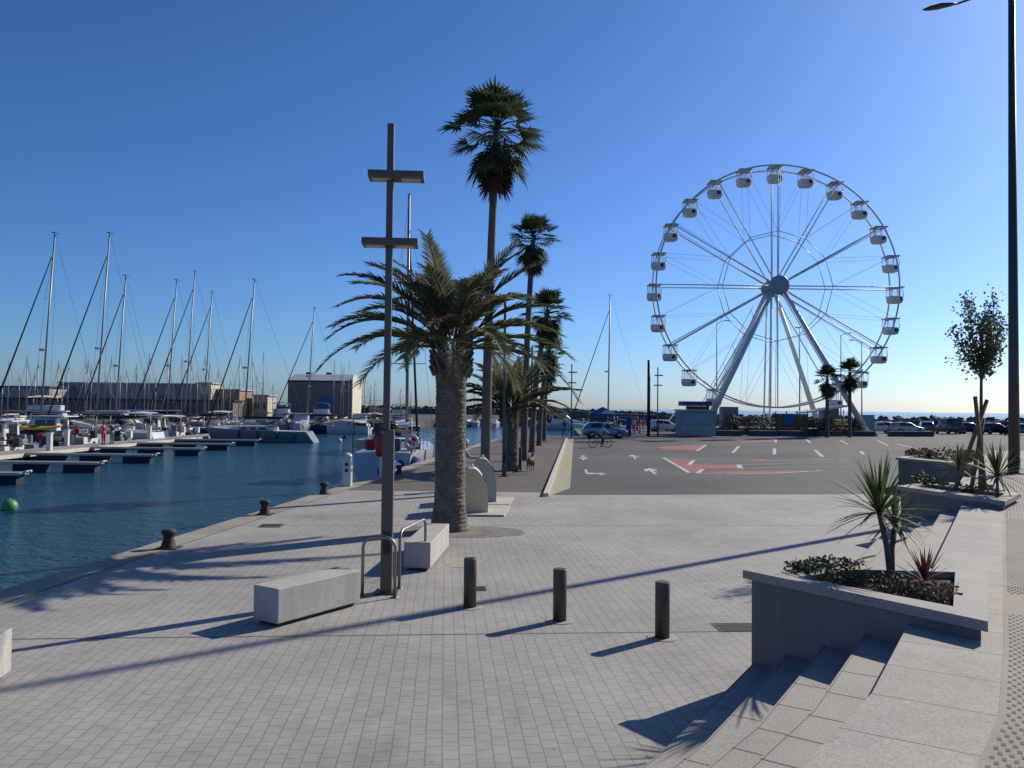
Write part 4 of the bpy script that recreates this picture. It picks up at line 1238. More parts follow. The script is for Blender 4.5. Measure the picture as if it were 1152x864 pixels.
def mast_rig(t, secs, L, B, F, mh, mx, rake, cover, furl=True, detail=True, spread_n=2, thick=.085):
    tip = Vector((mx - math.tan(rake) * mh, 0, F + mh)); foot = Vector((mx, 0, F * .9))
    b = MB(); b.tube([foot, tip], [thick, thick * .75], 8); o = b.build('mast', M['mast'], t)
    b = MB(); 
    b.tube([tip + Vector((0, 0, -.1)), tip + Vector((-.35, 0, -.02))], .025, 4); b.box(tip + Vector((.1, 0, .06)), (.35, .12, .06)); b.build('mast_head', M['dark_metal'], o)
    bow = secs[-1][3].copy(); bow.y = 0; stern = secs[0][3].copy(); stern.y = 0
    hs = foot.lerp(tip, .88)
    b = MB(); b.tube([bow + Vector((-.25, 0, .35)), hs + Vector((.12, 0, 0))], [.085, .045] if furl else .014, 6); b.build('furled_jib' if furl else 'forestay', M['dark_cover'] if furl else M['wire'], t)
    b = MB(); b.tube([stern, tip], .014, 4)
    cp = secs[6]
    for s_, k in ((1, 3), (-1, 4)):
        ch = Vector((mx - .1, cp[k].y * .95, cp[k].z)); prev = ch
        for q in range(spread_n):
            f = (q + 1) / (spread_n + 1); sp = foot.lerp(tip, f) + Vector((0, s_ * B * .3 * (1 - .25 * q), 0))
            b.tube([prev, sp], .011, 4); prev = sp
        b.tube([prev, hs], .011, 4)
    b.build('rigging', M['wire'], t)
    for q in range(spread_n):
        b = MB(); f = (q + 1) / (spread_n + 1); c = foot.lerp(tip, f)
        b.tube([c + Vector((0, -B * .3 * (1 - .25 * q), .03)), c, c + Vector((0, B * .3 * (1 - .25 * q), .03))], .028, 5); b.build('spreader', M['mast'], o)
    b = MB()
    c = foot.lerp(tip, .42); b.lathe([(.02, -.12), (.22, -.1), (.24, 0), (.22, .1), (.02, .12)], 8, c + Vector((.35, 0, 0))); b.tube([c, c + Vector((.3, 0, 0))], .03, 4)
    b.build('radar', M['white_gel'], o)
    bz = F + 1.15
    b = MB(); b.tube([(mx - .1, 0, bz), (mx - L * .36, 0, bz + .1)], .06, 6); bo = b.build('boom', M['mast'], t)
    if cover:
        b = MB(); secs2 = []
        for i in range(6):
            u = i / 5; x = mx - .05 - L * .35 * u; h = .34 * (1 - .5 * u)
            secs2.append([Vector((x, .13 * math.cos(a) * (1 - .3 * u), bz + .1 * u + h * .45 + h * .6 * math.sin(a))) for a in [2 * PI * k / 8 for k in range(8)]])
        b.loft(secs2); b.build('sail_cover', cover, bo)
def fender(t, p, m): 
    b = MB(); b.lathe([(.03, .42), (.11, .34), (.12, -.2), (.08, -.3), (.0001, -.33)], 8, p); b.build('fender', m, t)
def sailboat(label, loc, rz, L, B, F, mh, rake=.05, hm='white_gel', cover='dark_cover', hood='dark_cover', bim=None, mx=None, group='masted sailboats along the pontoon', furl=True, fend=0, scoop=.35, thick=.085):
    t = thing('sailboat', label, 'sailboat', loc, rz, group)
    secs = hull(t, L, B, F, M[hm], M['white_gel'], scoop=scoop)
    mx = L * .08 if mx is None else mx
    b = MB(); secs2 = []
    for u, w, h in ((0, .52, .34), (.12, .54, .44), (.55, .42, .36), (.85, .3, .22), (1, .2, .02)):
        x = -L * .12 + L * .42 * u; z0 = F + .35 * ((x + L / 2) / L) ** 2 - .03
        secs2.append([Vector((x, y * w * B * .62, z0 + z)) for y, z in ((-1, 0), (-.82, h), (-.4, h + .06), (.4, h + .06), (.82, h), (1, 0))])
    b.loft(secs2, 0, True); cb = b.build('cabin', M['white_gel'], t)
    for s in (-1, 1):
        for u0, u1 in ((.14, .3), (.36, .5), (.56, .68)):
            b = MB(); xs = [-L * .12 + L * .42 * u for u in (u0, u1)]
            b.add([(x, s * (.6 - .2 * u) * B * .58, F + .09 + .03 * u + dz) for x, u in zip(xs, (u0, u1)) for dz in (.06, .24)], [(0, 2, 3, 1)])
            b.build('cabin_window', M['glass'], cb)
    mast_rig(t, secs, L, B, F, mh, mx, rake, M[cover] if cover else None, furl, thick=thick)
    if hood: canvas(t, 'sprayhood', -L * .2, -L * .06, B * .62, F + 1.1, M[hood], False, .35)
    if bim: canvas(t, 'bimini', -L * .46, -L * .22, B * .75, F + 1.85, M[bim], True, .1, F)
    rails(t, secs, 1, 12)
    b = MB(); c = Vector((-L * .36, 0, F)); b.ring(c + Vector((0, 0, .62)), .38, .02, 'X', 20, 5); b.tube([c, c + Vector((0, 0, .8))], .06, 6); b.build('steering_wheel', M['steel'], t)
    for i in range(fend):
        k = 2 + int(i * 8 / max(1, fend)); 
        for sd in (3, 4):
            p = secs[k][sd].copy(); p.y *= 1.04; fender(t, p - Vector((0, 0, .45)), M['navy'])
    return t
rz_b = random.Random(77)
def motorboat(label, loc, rz, L=6.5, B=2.4, F=.75, style='pilot', hm='white_gel', can='cream', group='motor boats with their sterns to the pontoon'):
    t = thing('motor_boat', label, 'motor boat', loc, rz, group)
    secs = hull(t, L, B, F, M[hm], M['white_gel'] if style != 'open' else M['teak'], rake=1.1, bowrise=.4, full=2.6, stern=.9)
    if style in ('pilot', 'fly'):
        b = MB(); w = B * .38; s2 = []
        for x, h, ww in ((-L * .18, 0.02, 1), (-L * .17, 1.5, .9), (L * .1, 1.55, .88), (L * .2, .75, .92), (L * .36, .35, .6), (L * .4, .0, .5)):
            s2.append([Vector((x, -w * ww, F)), Vector((x, -w * ww, F + h * .9 + .02)), Vector((x, -w * ww * .8, F + h + .03)), Vector((x, w * ww * .8, F + h + .03)), Vector((x, w * ww, F + h * .9 + .02)), Vector((x, w * ww, F))])
        b.loft(s2, 0, False); cb = b.build('cabin', M['white_gel'], t)
        b = MB(); b.box((-L * .06, 0, F + 1.62), (L * .42, B * .86, .09)); b.build('cabin_roof', M['white_gel'], cb, bevel=.02)
        for s in (-1, 1):
            for x0, x1 in ((-L * .15, -L * .06), (-L * .045, L * .07)):
                b = MB(); b.add([(x0, s * w * .965, F + .82), (x1, s * w * .965, F + .82), (x1, s * w * .915, F + 1.36), (x0, s * w * .915, F + 1.36)], [(0, 1, 2, 3)]); b.build('cabin_window', M['glass'], cb)
        b = MB()
        b.add([(L * .195, -w * .75, F + .8), (L * .195, w * .75, F + .8), (L * .108, w * .72, F + 1.45), (L * .108, -w * .72, F + 1.45)], [(0, 1, 2, 3)]); b.build('windscreen', M['glass'], cb); b = MB()
        b.add([(-L * .185, -w * .6, F + .3), (-L * .185, w * .3, F + .3), (-L * .18, w * .3, F + 1.4), (-L * .18, -w * .6, F + 1.4)], [(0, 1, 2, 3)])
        b.build('cabin_door', M['glass'], cb)
        if style == 'fly':
            b = MB(); b.box((-L * .05, 0, F + 1.95), (L * .3, B * .7, .5)); b.build('flybridge', M['white_gel'], t, bevel=.06)
            canvas(t, 'bimini', -L * .2, L * .08, B * .75, F + 3.1, M[can], True, .08, F + 2.1)
    elif style == 'canopy':
        b = MB(); s2 = []
        for x, h, ww in ((-L * .46, .95, .85), (-L * .3, 1.55, .9), (L * .0, 1.6, .88), (L * .16, .5, .9)):
            s2.append([Vector((x, -B * .46 * ww, F)), Vector((x, -B * .42 * ww, F + h * .85)), Vector((x, -B * .2 * ww, F + h)), Vector((x, B * .2 * ww, F + h)), Vector((x, B * .42 * ww, F + h * .85)), Vector((x, B * .46 * ww, F))])
        b.loft(s2, 0, True); b.build('canopy', M[can], t)
        b = MB(); b.box((-L * .16, 0, F + 1.68), (L * .4, B * .8, .07)); b.build('hard_top', M['white_gel'], t, bevel=.02)
    elif style == 'cover':
        b = MB(); s2 = []
        for u, h in ((0, .25), (.2, .75), (.5, .85), (.8, .45), (1, .06)):
            x = -L * .48 + L * .9 * u; ww = (1 if u < .6 else 1 - (u - .6) * 1.9)
            s2.append([Vector((x, -B * .5 * ww, F + .02)), Vector((x, -B * .2 * ww, F + h)), Vector((x, 0, F + h + .08)), Vector((x, B * .2 * ww, F + h)), Vector((x, B * .5 * ww, F + .02))])
        b.loft(s2, 0, True); b.build('boat_cover', M[can], t)
    else:
        b = MB(); b.box((-L * .05, 0, F + .45), (.7, .8, .9)); b.build('console', M['white_gel'], t, bevel=.05)
        b = MB(); b.add([(L * .0, -.36, F + .9), (L * .0, .36, F + .9), (-.15, .3, F + 1.35), (-.15, -.3, F + 1.35)], [(0, 1, 2, 3)]); b.build('windscreen', M['pale_glass'], t)
        if can: canvas(t, 'bimini', -L * .32, L * .08, B * .8, F + 1.75, M[can], True, .1, F)
    b = MB(); b.box((-L * .5 - .22, 0, F * .9 + .3), (.4, .42, .6)); b.box((-L * .5 - .25, 0, F * .4 - .2), (.16, .2, .9)); b.build('outboard_motor', M['dark_metal'] if rz_b.random() < .6 else M['white_gel'], t, bevel=.03)
    rails(t, secs, 7, 12, .5)
    for i in range(9):
        b = MB(); b.box((0, 0, 0), (rz_b.uniform(.2, .7), rz_b.uniform(.2, .6), rz_b.uniform(.2, .6)))
        b.build('stowed_box', M[rz_b.choice(('dark_cover', 'white_gel', 'beige_canvas', 'red', 'dark_cover', 'slate_gel', 'navy'))], t, bevel=.05, loc=(rz_b.uniform(-L * .45, -L * .15), rz_b.uniform(-B * .38, B * .38), F + rz_b.uniform(.15, .5)), rz=rz_b.uniform(0, 3))
    for k in (3, 7):
        for sd in (3, 4):
            p = secs[k][sd].copy(); p.y *= 1.05; fender(t, p - Vector((0, 0, .35)), M['white_gel'])
    return t
XS = PX0 - .5          # sterns of the pontoon boats
def mb_(y, lab, L, style, hm='white_gel', can='cream', B=2.5, F=.75, dx=0): return motorboat(lab, (XS - L / 2 + dx, y, WZ), PI, L, B, F, style, hm, can)
mb_(52.0, 'motor boat with cream canopy and white hard top at the far left edge', 6.5, 'canopy', can='cream', B=2.7, F=.9)
mb_(56.2, 'low motor boat with blue awning just right of the cream canopied one', 6.5, 'open', can='blue_cover')
mb_(59.6, 'grey cabin boat behind the nearest white pedestal', 7.0, 'pilot', 'slate_gel', B=2.6)
kb = mb_(62.8, 'dark covered boat carrying the yellow kayak', 6.5, 'cover', 'navy', 'dark_cover')
mb_(66.4, 'white pilot boat with flat white roof beside the people on the pontoon', 7.0, 'pilot', B=2.6, F=1.0)
mb_(72.6, 'boat under a grey tarpaulin right of the pilot boat', 6.5, 'cover', 'slate_gel', 'kiosk')
mb_(84.4, 'boxy white motor boat behind fourth white pedestal', 6.0, 'pilot', F=.9)
mb_(88.2, 'small open boat with pale awning left of the grey sailboat bow', 6.0, 'open', 'navy', can='beige_canvas')
t = thing('kayak', 'yellow kayak lying on a covered boat', 'kayak', (XS - 2.2, 62.6, WZ + 1.75), rad(14))
b = MB(); secs = []
for i in range(11):
    u = i / 10 * 2 - 1; w = .36 * (1 - abs(u) ** 2.4) + .01; zz = .22 * u * u
    secs.append([Vector((u * 1.75, w * math.cos(a), zz + .17 * math.sin(a) * (1 - .5 * abs(u)))) for a in [2 * PI * k / 10 for k in range(10)]])
b.loft(secs); b.build('kayak_hull', M['yellow'], t)
b = MB(); b.lathe([(.0001, .0), (.42, .0), (.46, .03), (.4, .06)], 14, (-.1, 0, .14), M=Matrix.Diagonal((1, .6, 1))); b.build('cockpit_rim', M['dark_metal'], t)

second_row = [(22, 74, 'open', 'slate_gel', 'dark_cover', 'low slate boat with a black awning in the second row at far left'), (58, 80, 'fly', 'white_gel', 'cream', 'flybridge boat with cream bimini in the second row above the yellow kayak'),
    (92, 84, 'cover', 'navy', 'dark_cover', 'navy boat under black cover in the second row'), (128, 88, 'pilot', 'slate_gel', 'cream', 'slate cabin boat in the second row behind the pilot boat'),
    (160, 92, 'open', 'navy', 'blue_cover', 'navy boat with blue awning in the second row'), (198, 96, 'canopy', 'slate_gel', 'dark_cover', 'slate boat with a black tent canopy in the second row')]
for (px, D, st, hm, cn, lb) in second_row:
    p = R(px, 470, D); motorboat(lb, (p.x, D, WZ), rad(20), 9.5, 3.2, 1.25, st, hm, cn, 'motor boats in the second row')
def sb_(px, py, ptop, D, lab, L, B=3.3, F=1.1, rake=.05, **kw):
    p = R(px, py, D); mh = R(px, ptop, D).z - (WZ + F); mx = L * .06
    return sailboat(lab, (p.x + mx, D, WZ), PI, L, B, F, mh, rake, mx=mx, hm=('slate_gel', 'white_gel', 'navy')[int(D) % 3], **kw)
sb_(46, 430, 262, 69.4, 'sailboat with the leftmost tall pale mast, steel rail beside pilot boat', 10.5, cover='blue_cover', bim='dark_cover')
sb_(108, 430, 262, 76.3, 'sailboat with the second tall mast from left and a pale bimini', 11, bim='beige_canvas')
sb_(130, 430, 310, 80.2, 'sailboat with the shorter mast just right of the second tall mast', 9, B=3.0, hood='beige_canvas')
sb_(188, 430, 315, 92.5, 'sailboat whose mast is the left one of the close trio', 10, cover='blue_cover')
sb_(208, 430, 305, 97, 'sailboat whose mast is the tallest, middle one of the close trio', 11, bim='beige_canvas')
sb_(229, 430, 328, 102, 'sailboat whose mast is the right one of the close trio', 10)
p = P(293, 497.5, WZ)
mp = R(274, 470, 83); L_ = 11.4
tt_ = sailboat('grey-white sailboat with dark fenders and scooped stern lying by the finger piers', (p.x, 83, WZ), PI, L_, 3.4, 1.12, 15.2, .055, 'slate_gel', 'dark_cover', 'dark_cover', None, mx=-(mp.x - p.x), fend=4, scoop=1.0)
sb_(345, 470, 346, 110, 'sailboat with a lone slim mast in front of the warehouse', 11, B=3.3)

# boat moored along the promenade
D0 = 42
sx = R(437, 500, D0).x
L_ = 12.5
mt = R(476, 440, D0 + 8.0)
sbm = sailboat('cluttered white sailboat moored stern on beside the brown promenade', (sx - .15, D0 + L_ / 2, WZ), rad(88), L_, 3.7, 1.35, R(476, 222, D0 + 8).z - WZ - 1.35, .03, 'grey_gel', 'navy', 'dark_cover', None, mx=8.0 - L_ / 2, scoop=.25, group='boats moored along the promenade', thick=.1)
def on_boat(x, y, z): return sbm.matrix_world @ Vector((x, y, z)) if False else Vector((sx - .15 - y, D0 + L_ / 2 + x, WZ + z))
b = MB()
for s in (-1, 1): b.tube([(-L_ / 2 + .3, s * 1.5, 1.3), (-L_ / 2 + .2, s * 1.5, 3.1), (-L_ / 2 + .2, 0, 3.2)], .035, 6)
ga = b.build('stern_arch', M['steel'], sbm)
b = MB(); b.box((-L_ / 2 + .4, 0, 3.28), (.9, 1.9, .05)); b.build('solar_panel', M['glass'], ga)
rb = random.Random(3)
for i in range(9):
    b = MB(); b.box((0, 0, 0), (rb.uniform(.3, .6), rb.uniform(.3, .6), rb.uniform(.3, .7)), rb.uniform(0, 3))
    c = ['red', 'white_gel', 'dark_cover', 'red', 'cream', 'dark_cover', 'navy', 'white_gel', 'red'][i]
    b.build('stowed_bag', M[c], sbm, bevel=.06, loc=(-L_ / 2 + .6 + (i % 3) * .9, -1.4 + (i % 5) * .7, 1.75))
b = MB(); b.ring((-L_ / 2 + .1, -1.55, 1.95), .3, .08, 'X', 20, 8); b.build('lifebuoy', M['white_gel'], sbm)
t = thing('dinghy', 'blue inflatable dinghy between the moored sailboat and the promenade', 'dinghy', (quay_x(40) - .75, 41.0, WZ + .55), rad(84.3))
b = MB()
for s in (-1, 1): b.tube([(-2, s * .55, .1), (.9, s * .55, .15), (1.6, s * .35, .3), (1.9, 0, .42)], [.26, .27, .26, .24], 10)
b.build('tube', M['blue_cover'], t); b = MB(); b.box((-.2, 0, -.05), (3.2, 1.0, .1)); b.build('floor', M['grey_gel'], t)
b = MB(); b.tube([(-2, .55, .38), (.9, .55, .43), (1.6, .35, .57)], .03, 5); b.build('rub_strake', M['white_gel'], t)

# little boats along the far quay
far = [(322, 114, 'fly', 'blue_cover', 9), (345, 112, 'pilot', 'beige_canvas', 8), (366, 115, 'fly', 'dark_cover', 9), (388, 112, 'cover', 'beige_canvas', 8), (408, 118, 'pilot', 'cream', 7), (424, 121, 'open', 'cream', 7), (452, 124, 'fly', 'blue_cover', 9), (302, 116, 'open', 'blue_cover', 7)]
flb = ['motor boat with blue bimini at left end of the warehouse', 'pilot boat below the blue warehouse door', 'motor boat with dark bimini moored before the middle of the warehouse', 'boat under pale cover below the warehouse corner',
       'small pilot boat just right of the warehouse', 'open boat with cream awning by the tall lamp post on the far quay', 'motor boat with blue bimini beyond the moored sailboat', 'small open boat with blue awning between hut and warehouse']
for (px, D, st, cn, L), lb in zip(far, flb):
    p = R(px, 470, D); motorboat(lb, (p.x, D - 2.5, WZ), rad(-80 if st != 'cover' else 175), L, 2.9, 1.0, st, 'navy' if px in (366, 424, 452) else 'white_gel', cn, 'boats along the far quay')
# distant masts: every sailboat has hull, cabin and a mast
rd = random.Random(19)
glab = 'small distant sailboat whose bare thin mast stands behind the pontoon boats'
glab2 = 'small distant sailboat whose bare thin mast stands right of the warehouse'
def far_sail(px, ptop, D, label, group, thick=.06):
    p = R(px, 460, D); L = rd.uniform(7, 9); F = .9; hm = rd.choice(['white_gel', 'white_gel', 'grey_gel', 'navy'])
    t = thing('sailboat', label, 'sailboat', (p.x, D, WZ), rd.uniform(-.25, .25) - PI / 2 + (PI if rd.random() < .5 else 0), group)
    hull(t, L, 2.6, F, M[hm], M['white_gel'])
    b = MB(); b.box((L * .02, 0, F + .25), (L * .3, 1.5, .5)); b.build('cabin', M['white_gel'], t, bevel=.1)
    H = R(px, ptop, D).z - WZ; tip = Vector((-H * .02, 0, H))
    b = MB(); b.tube([(L * .08, 0, .8), tip + Vector((L * .08, 0, 0))], [thick, thick * .8], 6)
    b.tube([(L * .08, -.8, H * .6), (L * .08, .8, H * .6)], .025, 4)
    b.build('mast', M['mast'], t)
    b = MB(); b.tube([(L * .48, 0, 1.2), (L * .06, 0, H * .92)], .03, 4); b.tube([(-L * .48, 0, 1), tip + Vector((L * .08, 0, 0))], .012, 4)
    for s in (-1, 1): b.tube([(L * .06, s * 1.2, .9), (L * .07, s * .8, H * .6), (L * .06, 0, H * .95)], .012, 4)
    b.build('rigging', M['wire'], t)
    b = MB(); b.tube([(L * .06, 0, 1.9), (-L * .32, 0, 1.95)], .11, 6); b.build('sail_cover', M[rd.choice(['blue_cover', 'dark_cover', 'beige_canvas'])], t)
for i in range(36):
    px = 4 + i * 8.6 + rd.uniform(-3, 3)
    far_sail(px, rd.uniform(396, 436), rd.uniform(104, 123) if px < 250 else rd.uniform(112, 122), glab, 'distant sailboats behind the pontoon', .06)
for px, pt in ((376, 404), (383, 408), (387, 411), (392, 403), (411, 421), (416, 432), (422, 427), (462, 440), (452, 436), (500, 440), (512, 432), (524, 436), (533, 428), (555, 441)):
    far_sail(px, pt, 121 if px < 470 else rd.uniform(150, 158), glab2, 'distant sailboats right of the warehouse', .05)
p = R(687, 470, 119)
sailboat('sailboat with a tall mast standing behind the blue gazebo', (p.x, 119, WZ), rad(170), 12, 3.6, 1.2, R(684, 332, 119).z - WZ - 1.2, .01, cover='blue_cover', mx=.4, group='boats moored along the promenade', thick=.11)
p = R(633, 478, 140)
motorboat('pale blue-grey boat at the mouth of the channel behind the walking person', (p.x - .5, 140, WZ), rad(10), 9, 3, 1.1, 'pilot', 'grey_gel', 'cream', 'boats moored along the promenade')
# buoys
b = MB(); p = P(10.5, 574, WZ); b.ball((0, 0, .12), .27, 20, 14); b.tube([(0, 0, .36), (0, 0, .42)], .03, 8)
tag(b.build('buoy', M['green'], None, 0, p), 'round green mooring buoy floating at the left edge', 'buoy')
for (px, py, m, lb) in ((382, 497, 'white_gel', 'small white float left of the moored sailboat'), (388, 493, 'dark_cover', 'small dark float left of the moored sailboat')):
    b = MB(); b.ball((0, 0, .12), .24, 12, 8); b.lathe([(.04, .3), (.04, .4), (.0001, .42)], 6); tag(b.build('float', M[m], None, 0, P(px, py, WZ)), lb, 'float')

# ============================================================ HARBOUR BUILDINGS
D = 150
a = R(323.5, 455, D); c = R(395, 455, D); top = R(360, 428, D).z
W = c.x - a.x
t = thing('warehouse', 'large brown boxy warehouse with pale roof and blue door', 'building', (a.x, D, .25))
hw = top - .25
b = MB(); b.prism([(0, 0), (W, 0), (W, 9), (0, 9)], 0, hw); 
b.build('wall', M['warehouse'], t)
b = MB(); rh = R(360, 420.5, D).z - top
b.add([(-.1, -.25, hw), (W + .1, -.25, hw), (W + .1, 9.2, hw), (-.1, 9.2, hw), (.5, 3.0, hw + rh), (W - .1, 3.0, hw + rh), (W - .1, 6, hw + rh), (.5, 6, hw + rh)], [(0, 1, 5, 4), (1, 2, 6, 5), (2, 3, 7, 6), (3, 0, 4, 7), (4, 5, 6, 7)])
b.build('roof', M['roof_grey'], t)
b = MB(); b.prism([(W + .03, -.1), (W + .25, -.1), (W + .25, 8.8), (W + .03, 8.8)], 0, hw + rh * .45); b.build('sunlit_gable', M['warehouse_lit'], t)  # thin slab carrying the painted sunlit tone of the right side
b = MB(); b.box((W * .6, -.08, hw * .36), (W * .2, .12, hw * .5)); b.build('door', M['blue_panel'], t)
b = MB(); b.box((W * .5, .2, hw * .97), (W * .98, .5, .25)); b.build('gutter', M['dark_metal'], t)
for x in (.22, .55): b = MB(); b.box((W * x, 5, hw + rh + .2), (.9, .9, .5)); b.build('roof_vent', M['dark_metal'], t)
def block(label, px0, px1, pytop, D, dep, m, roof='roof_grey', name='quay_building', wins=0, door=None, rz=0.0):
    a = R(px0, 455, D); c = R(px1, 455, D); h = R((px0 + px1) / 2, pytop, D).z - .25; W = c.x - a.x
    t = thing(name, label, 'building', (a.x, D, .25), 0, 'low buildings on the far quay')
    b = MB(); b.prism([(0, 0), (W, 0), (W, dep), (0, dep)], 0, h - .25); b.build('wall', M[m], t)
    b = MB(); b.box((W / 2, dep / 2, h - .125), (W + .6, dep + .6, .25)); b.build('roof', M[roof], t)
    for i in range(wins):
        x = W * (i + .5) / wins; b = MB(); b.box((x, -.03, h * .5), (min(1.6, W / wins * .5), .08, h * .3)); w_ = b.build('window', M['glass'], t)
        b = MB(); b.box((x, -.06, h * .5 - h * .19), (min(1.8, W / wins * .56), .14, .1)); b.build('sill', M['roof_grey'], w_)
    return t
block('long low grey building behind the masts on the left', 66, 222, 430.5, 158, 12, 'low_grey', wins=2)
block('small cream block at the right end of the long grey building', 222, 237, 430, 157, 6, 'low_cream', wins=1)
block('low orange-brown building right of the cream block', 238, 269, 437.5, 160, 8, 'low_orange', wins=1)
block('small pinkish hut standing alone left of the warehouse', 285, 301, 444, 165, 6, 'low_cream', wins=2)
block('dark flat roofed shed at far left behind the boats', -30, 55, 434, 150, 9, 'low_grey', 'dark_cover', wins=2)
block('long low dark shed in front of the long grey building', -10, 262, 448.5, 138, 5, 'dark_shed', 'dark_cover', wins=4)
block('small cream hut on the far quay right of the warehouse', 418, 434, 459.5, 140, 4, 'low_cream', wins=1)

# ============================================================ FERRIS WHEEL
DW = 96.0
hub = R(876.0, 321, DW - 1.5); RW = 137.5 * (DW - 1.25) / FPX
t = thing('ferris_wheel', 'large white ferris wheel with twin rims and hanging gondolas', 'ferris wheel', (hub.x, DW, 0))
HZ = hub.z; YF, YB = -1.25, 1.25
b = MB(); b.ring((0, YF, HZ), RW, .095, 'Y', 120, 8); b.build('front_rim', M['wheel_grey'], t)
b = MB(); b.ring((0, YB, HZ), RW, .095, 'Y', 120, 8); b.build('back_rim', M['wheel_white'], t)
def pol(r_, ang, y): return Vector((math.sin(ang) * r_, y, HZ + math.cos(ang) * r_))
for k in range(12):
    a = 2 * PI * k / 12
    tv = Vector((math.cos(a), 0, -math.sin(a)))
    for y in (YF, YB):
        b = MB()
        b.tube([pol(.9, a, y * .9), pol(RW * .5, a, y * .97), pol(RW - .1, a, y)], [.085, .075, .06], 8)
        if k % 2 == 0: b.tube([pol(.9, a, y * .9) + tv * .1, pol(RW - .1, a, y) + tv * .26], .03, 5)
        b.build('spoke', M['wheel_white'] if k % 2 else M['wheel_grey'], t)
        b = MB(); r_in = RW * .455; a2 = 2 * PI * (k + 1) / 12
        b.tube([pol(r_in, a, y * .95), pol(r_in, a2, y * .95)], .045, 6)
        b.build('inner_brace', M['wheel_white'] if k == 1 else M['wheel_grey'], t)  # the white segment has a sun glint painted into its colour
    am = a + PI / 12
    for y in (YF, YB):
        for aa in (a, a2):
            b = MB(); b.tube([pol(r_in, aa, y), pol(RW, am, y)], .016, 4); b.build('cable', M['wheel_grey'], t)
b = MB(); b.lathe([(.0001, -2.0), (1.02, -2.0), (1.12, -1.93), (1.12, -1.75), (.7, -1.7), (.7, 1.7), (1.0, 1.75), (1.0, 1.95), (.0001, 2.0)], 28, (0, 0, HZ), M=Matrix.Rotation(-PI / 2, 3, 'X')); b.build('hub', M['hub_blue'], t)
GM = {}
def gparts():
    b = MB(); b.tube([(0, YF - .05, 0), (0, YB + .05, 0)], .08, 8); b.box((0, 0, .1), (1.6, 2.1, .08)); b.box((0, 0, .16), (1.0, 1.3, .07)); GM['roof'] = b.mesh('roof', M['wheel_dark'])
    b = MB(); secs = []
    for z, w, d in ((-1.95, .62, .6), (-1.88, .8, .74), (-1.55, .92, .85), (-1.12, .93, .86), (-1.05, .9, .83)):
        secs.append([Vector((w * math.copysign(abs(math.cos(q)) ** .6, math.cos(q)), d * math.copysign(abs(math.sin(q)) ** .6, math.sin(q)), z)) for q in [2 * PI * i / 20 for i in range(20)]])
    b.loft(secs); GM['shell'] = b.mesh('shell', M['gondola'])
    b = MB()
    for x in (-.8, .0, .8):
        for y in (-.7, .7): b.tube([(x, y, -1.08), (x * .9, y * .95, .1)], .04, 5)
    for z in (-1.06, .06):
        q = [(-.84, -.72, z), (.84, -.72, z), (.84, .72, z), (-.84, .72, z), (-.84, -.72, z)]
        b.tube(q, .03, 4)
    GM['frame'] = b.mesh('frame', M['wheel_white'])
    for y in (-.69, .69):
        b = MB(); b.add([(-.8, y, -1.05), (.8, y, -1.05), (.75, y * .96, .08), (-.75, y * .96, .08)], [(0, 1, 2, 3)]); GM['pane' + ('' if y < 0 else '.001')] = b.mesh('pane', M['gpane'])
    b = MB(); b.box((.28, -.855, -1.42), (.42, .05, .4)); b.build; GM['opening'] = b.mesh('opening', M['dark_metal'])
mg = bpy.data.materials.new('gondola_pane'); mg.use_nodes = True
bs = mg.node_tree.nodes['Principled BSDF']; bs.inputs['Base Color'].default_value = (.85, .9, .92, 1); bs.inputs['Roughness'].default_value = .1; bs.inputs['Alpha'].default_value = .16
M['gpane'] = mg
gparts()
for k in range(24):
    if k in (11, 12, 13): continue
    o = bpy.data.objects.new('gondola', None); COL.objects.link(o); o.parent = t
    o.location = pol(RW, 2 * PI * k / 24, 0); o.scale = (.92, .92, .9)
    for nm, me in GM.items():
        c = bpy.data.objects.new(nm[:4] if nm.startswith('pane') else nm, me); COL.objects.link(c); c.parent = o
# legs: a front and a back A-frame with wide boxed columns
fx = R(976, 490, DW - 4).x - hub.x
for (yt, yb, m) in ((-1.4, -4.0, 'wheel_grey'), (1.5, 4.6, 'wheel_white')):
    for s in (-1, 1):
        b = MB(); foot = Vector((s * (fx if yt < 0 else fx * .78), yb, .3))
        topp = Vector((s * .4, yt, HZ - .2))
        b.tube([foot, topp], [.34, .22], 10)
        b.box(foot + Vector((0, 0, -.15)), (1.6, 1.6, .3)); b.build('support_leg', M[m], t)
for s in (-.35, .35): b = MB(); b.tube([(s * .8, 1.95, HZ - .6), (s, 2.9, .4)], .1, 7); b.build('rear_strut', M['wheel_white'], t)
# stair ladder up the left leg
b = MB(); p0 = Vector((-fx * .92 - .9, -3.6, 1.0)); p1 = Vector((-2.4, -2.1, HZ - 3.4))
for dx in (-.35, .35): b.tube([p0 + Vector((dx, 0, 0)), p1 + Vector((dx, 0, 0))], .05, 5); b.tube([p0 + Vector((dx - .35, 0, 1.0)), p1 + Vector((dx - .35, 0, .9))], .03, 5)
for i in range(26):
    c = p0.lerp(p1, i / 25); b.tube([c + Vector((-.35, 0, 0)), c + Vector((.35, 0, 0))], .03, 4)
    if i % 4 == 0: b.tube([c + Vector((-.35, 0, 0)), c + Vector((-.7, 0, 1.0))], .025, 4)
b.build('ladder', M['wheel_white'], t)
b = MB(); b.box((0, 0, .35), (17, 5, .7)); pf = b.build('platform', M['old_concrete'], t)
b = MB(); b.box((0, -1, 1.35), (6, 2.2, .12)); 
for x in range(-8, 9): b.tube([(x, -2.4, .7), (x, -2.4, 1.75)], .03, 4)
b.tube([(-8, -2.4, 1.75), (8, -2.4, 1.75)], .035, 5); b.tube([(-8, -2.4, 1.25), (8, -2.4, 1.25)], .025, 5); b.build('railing', M['wheel_grey'], pf)
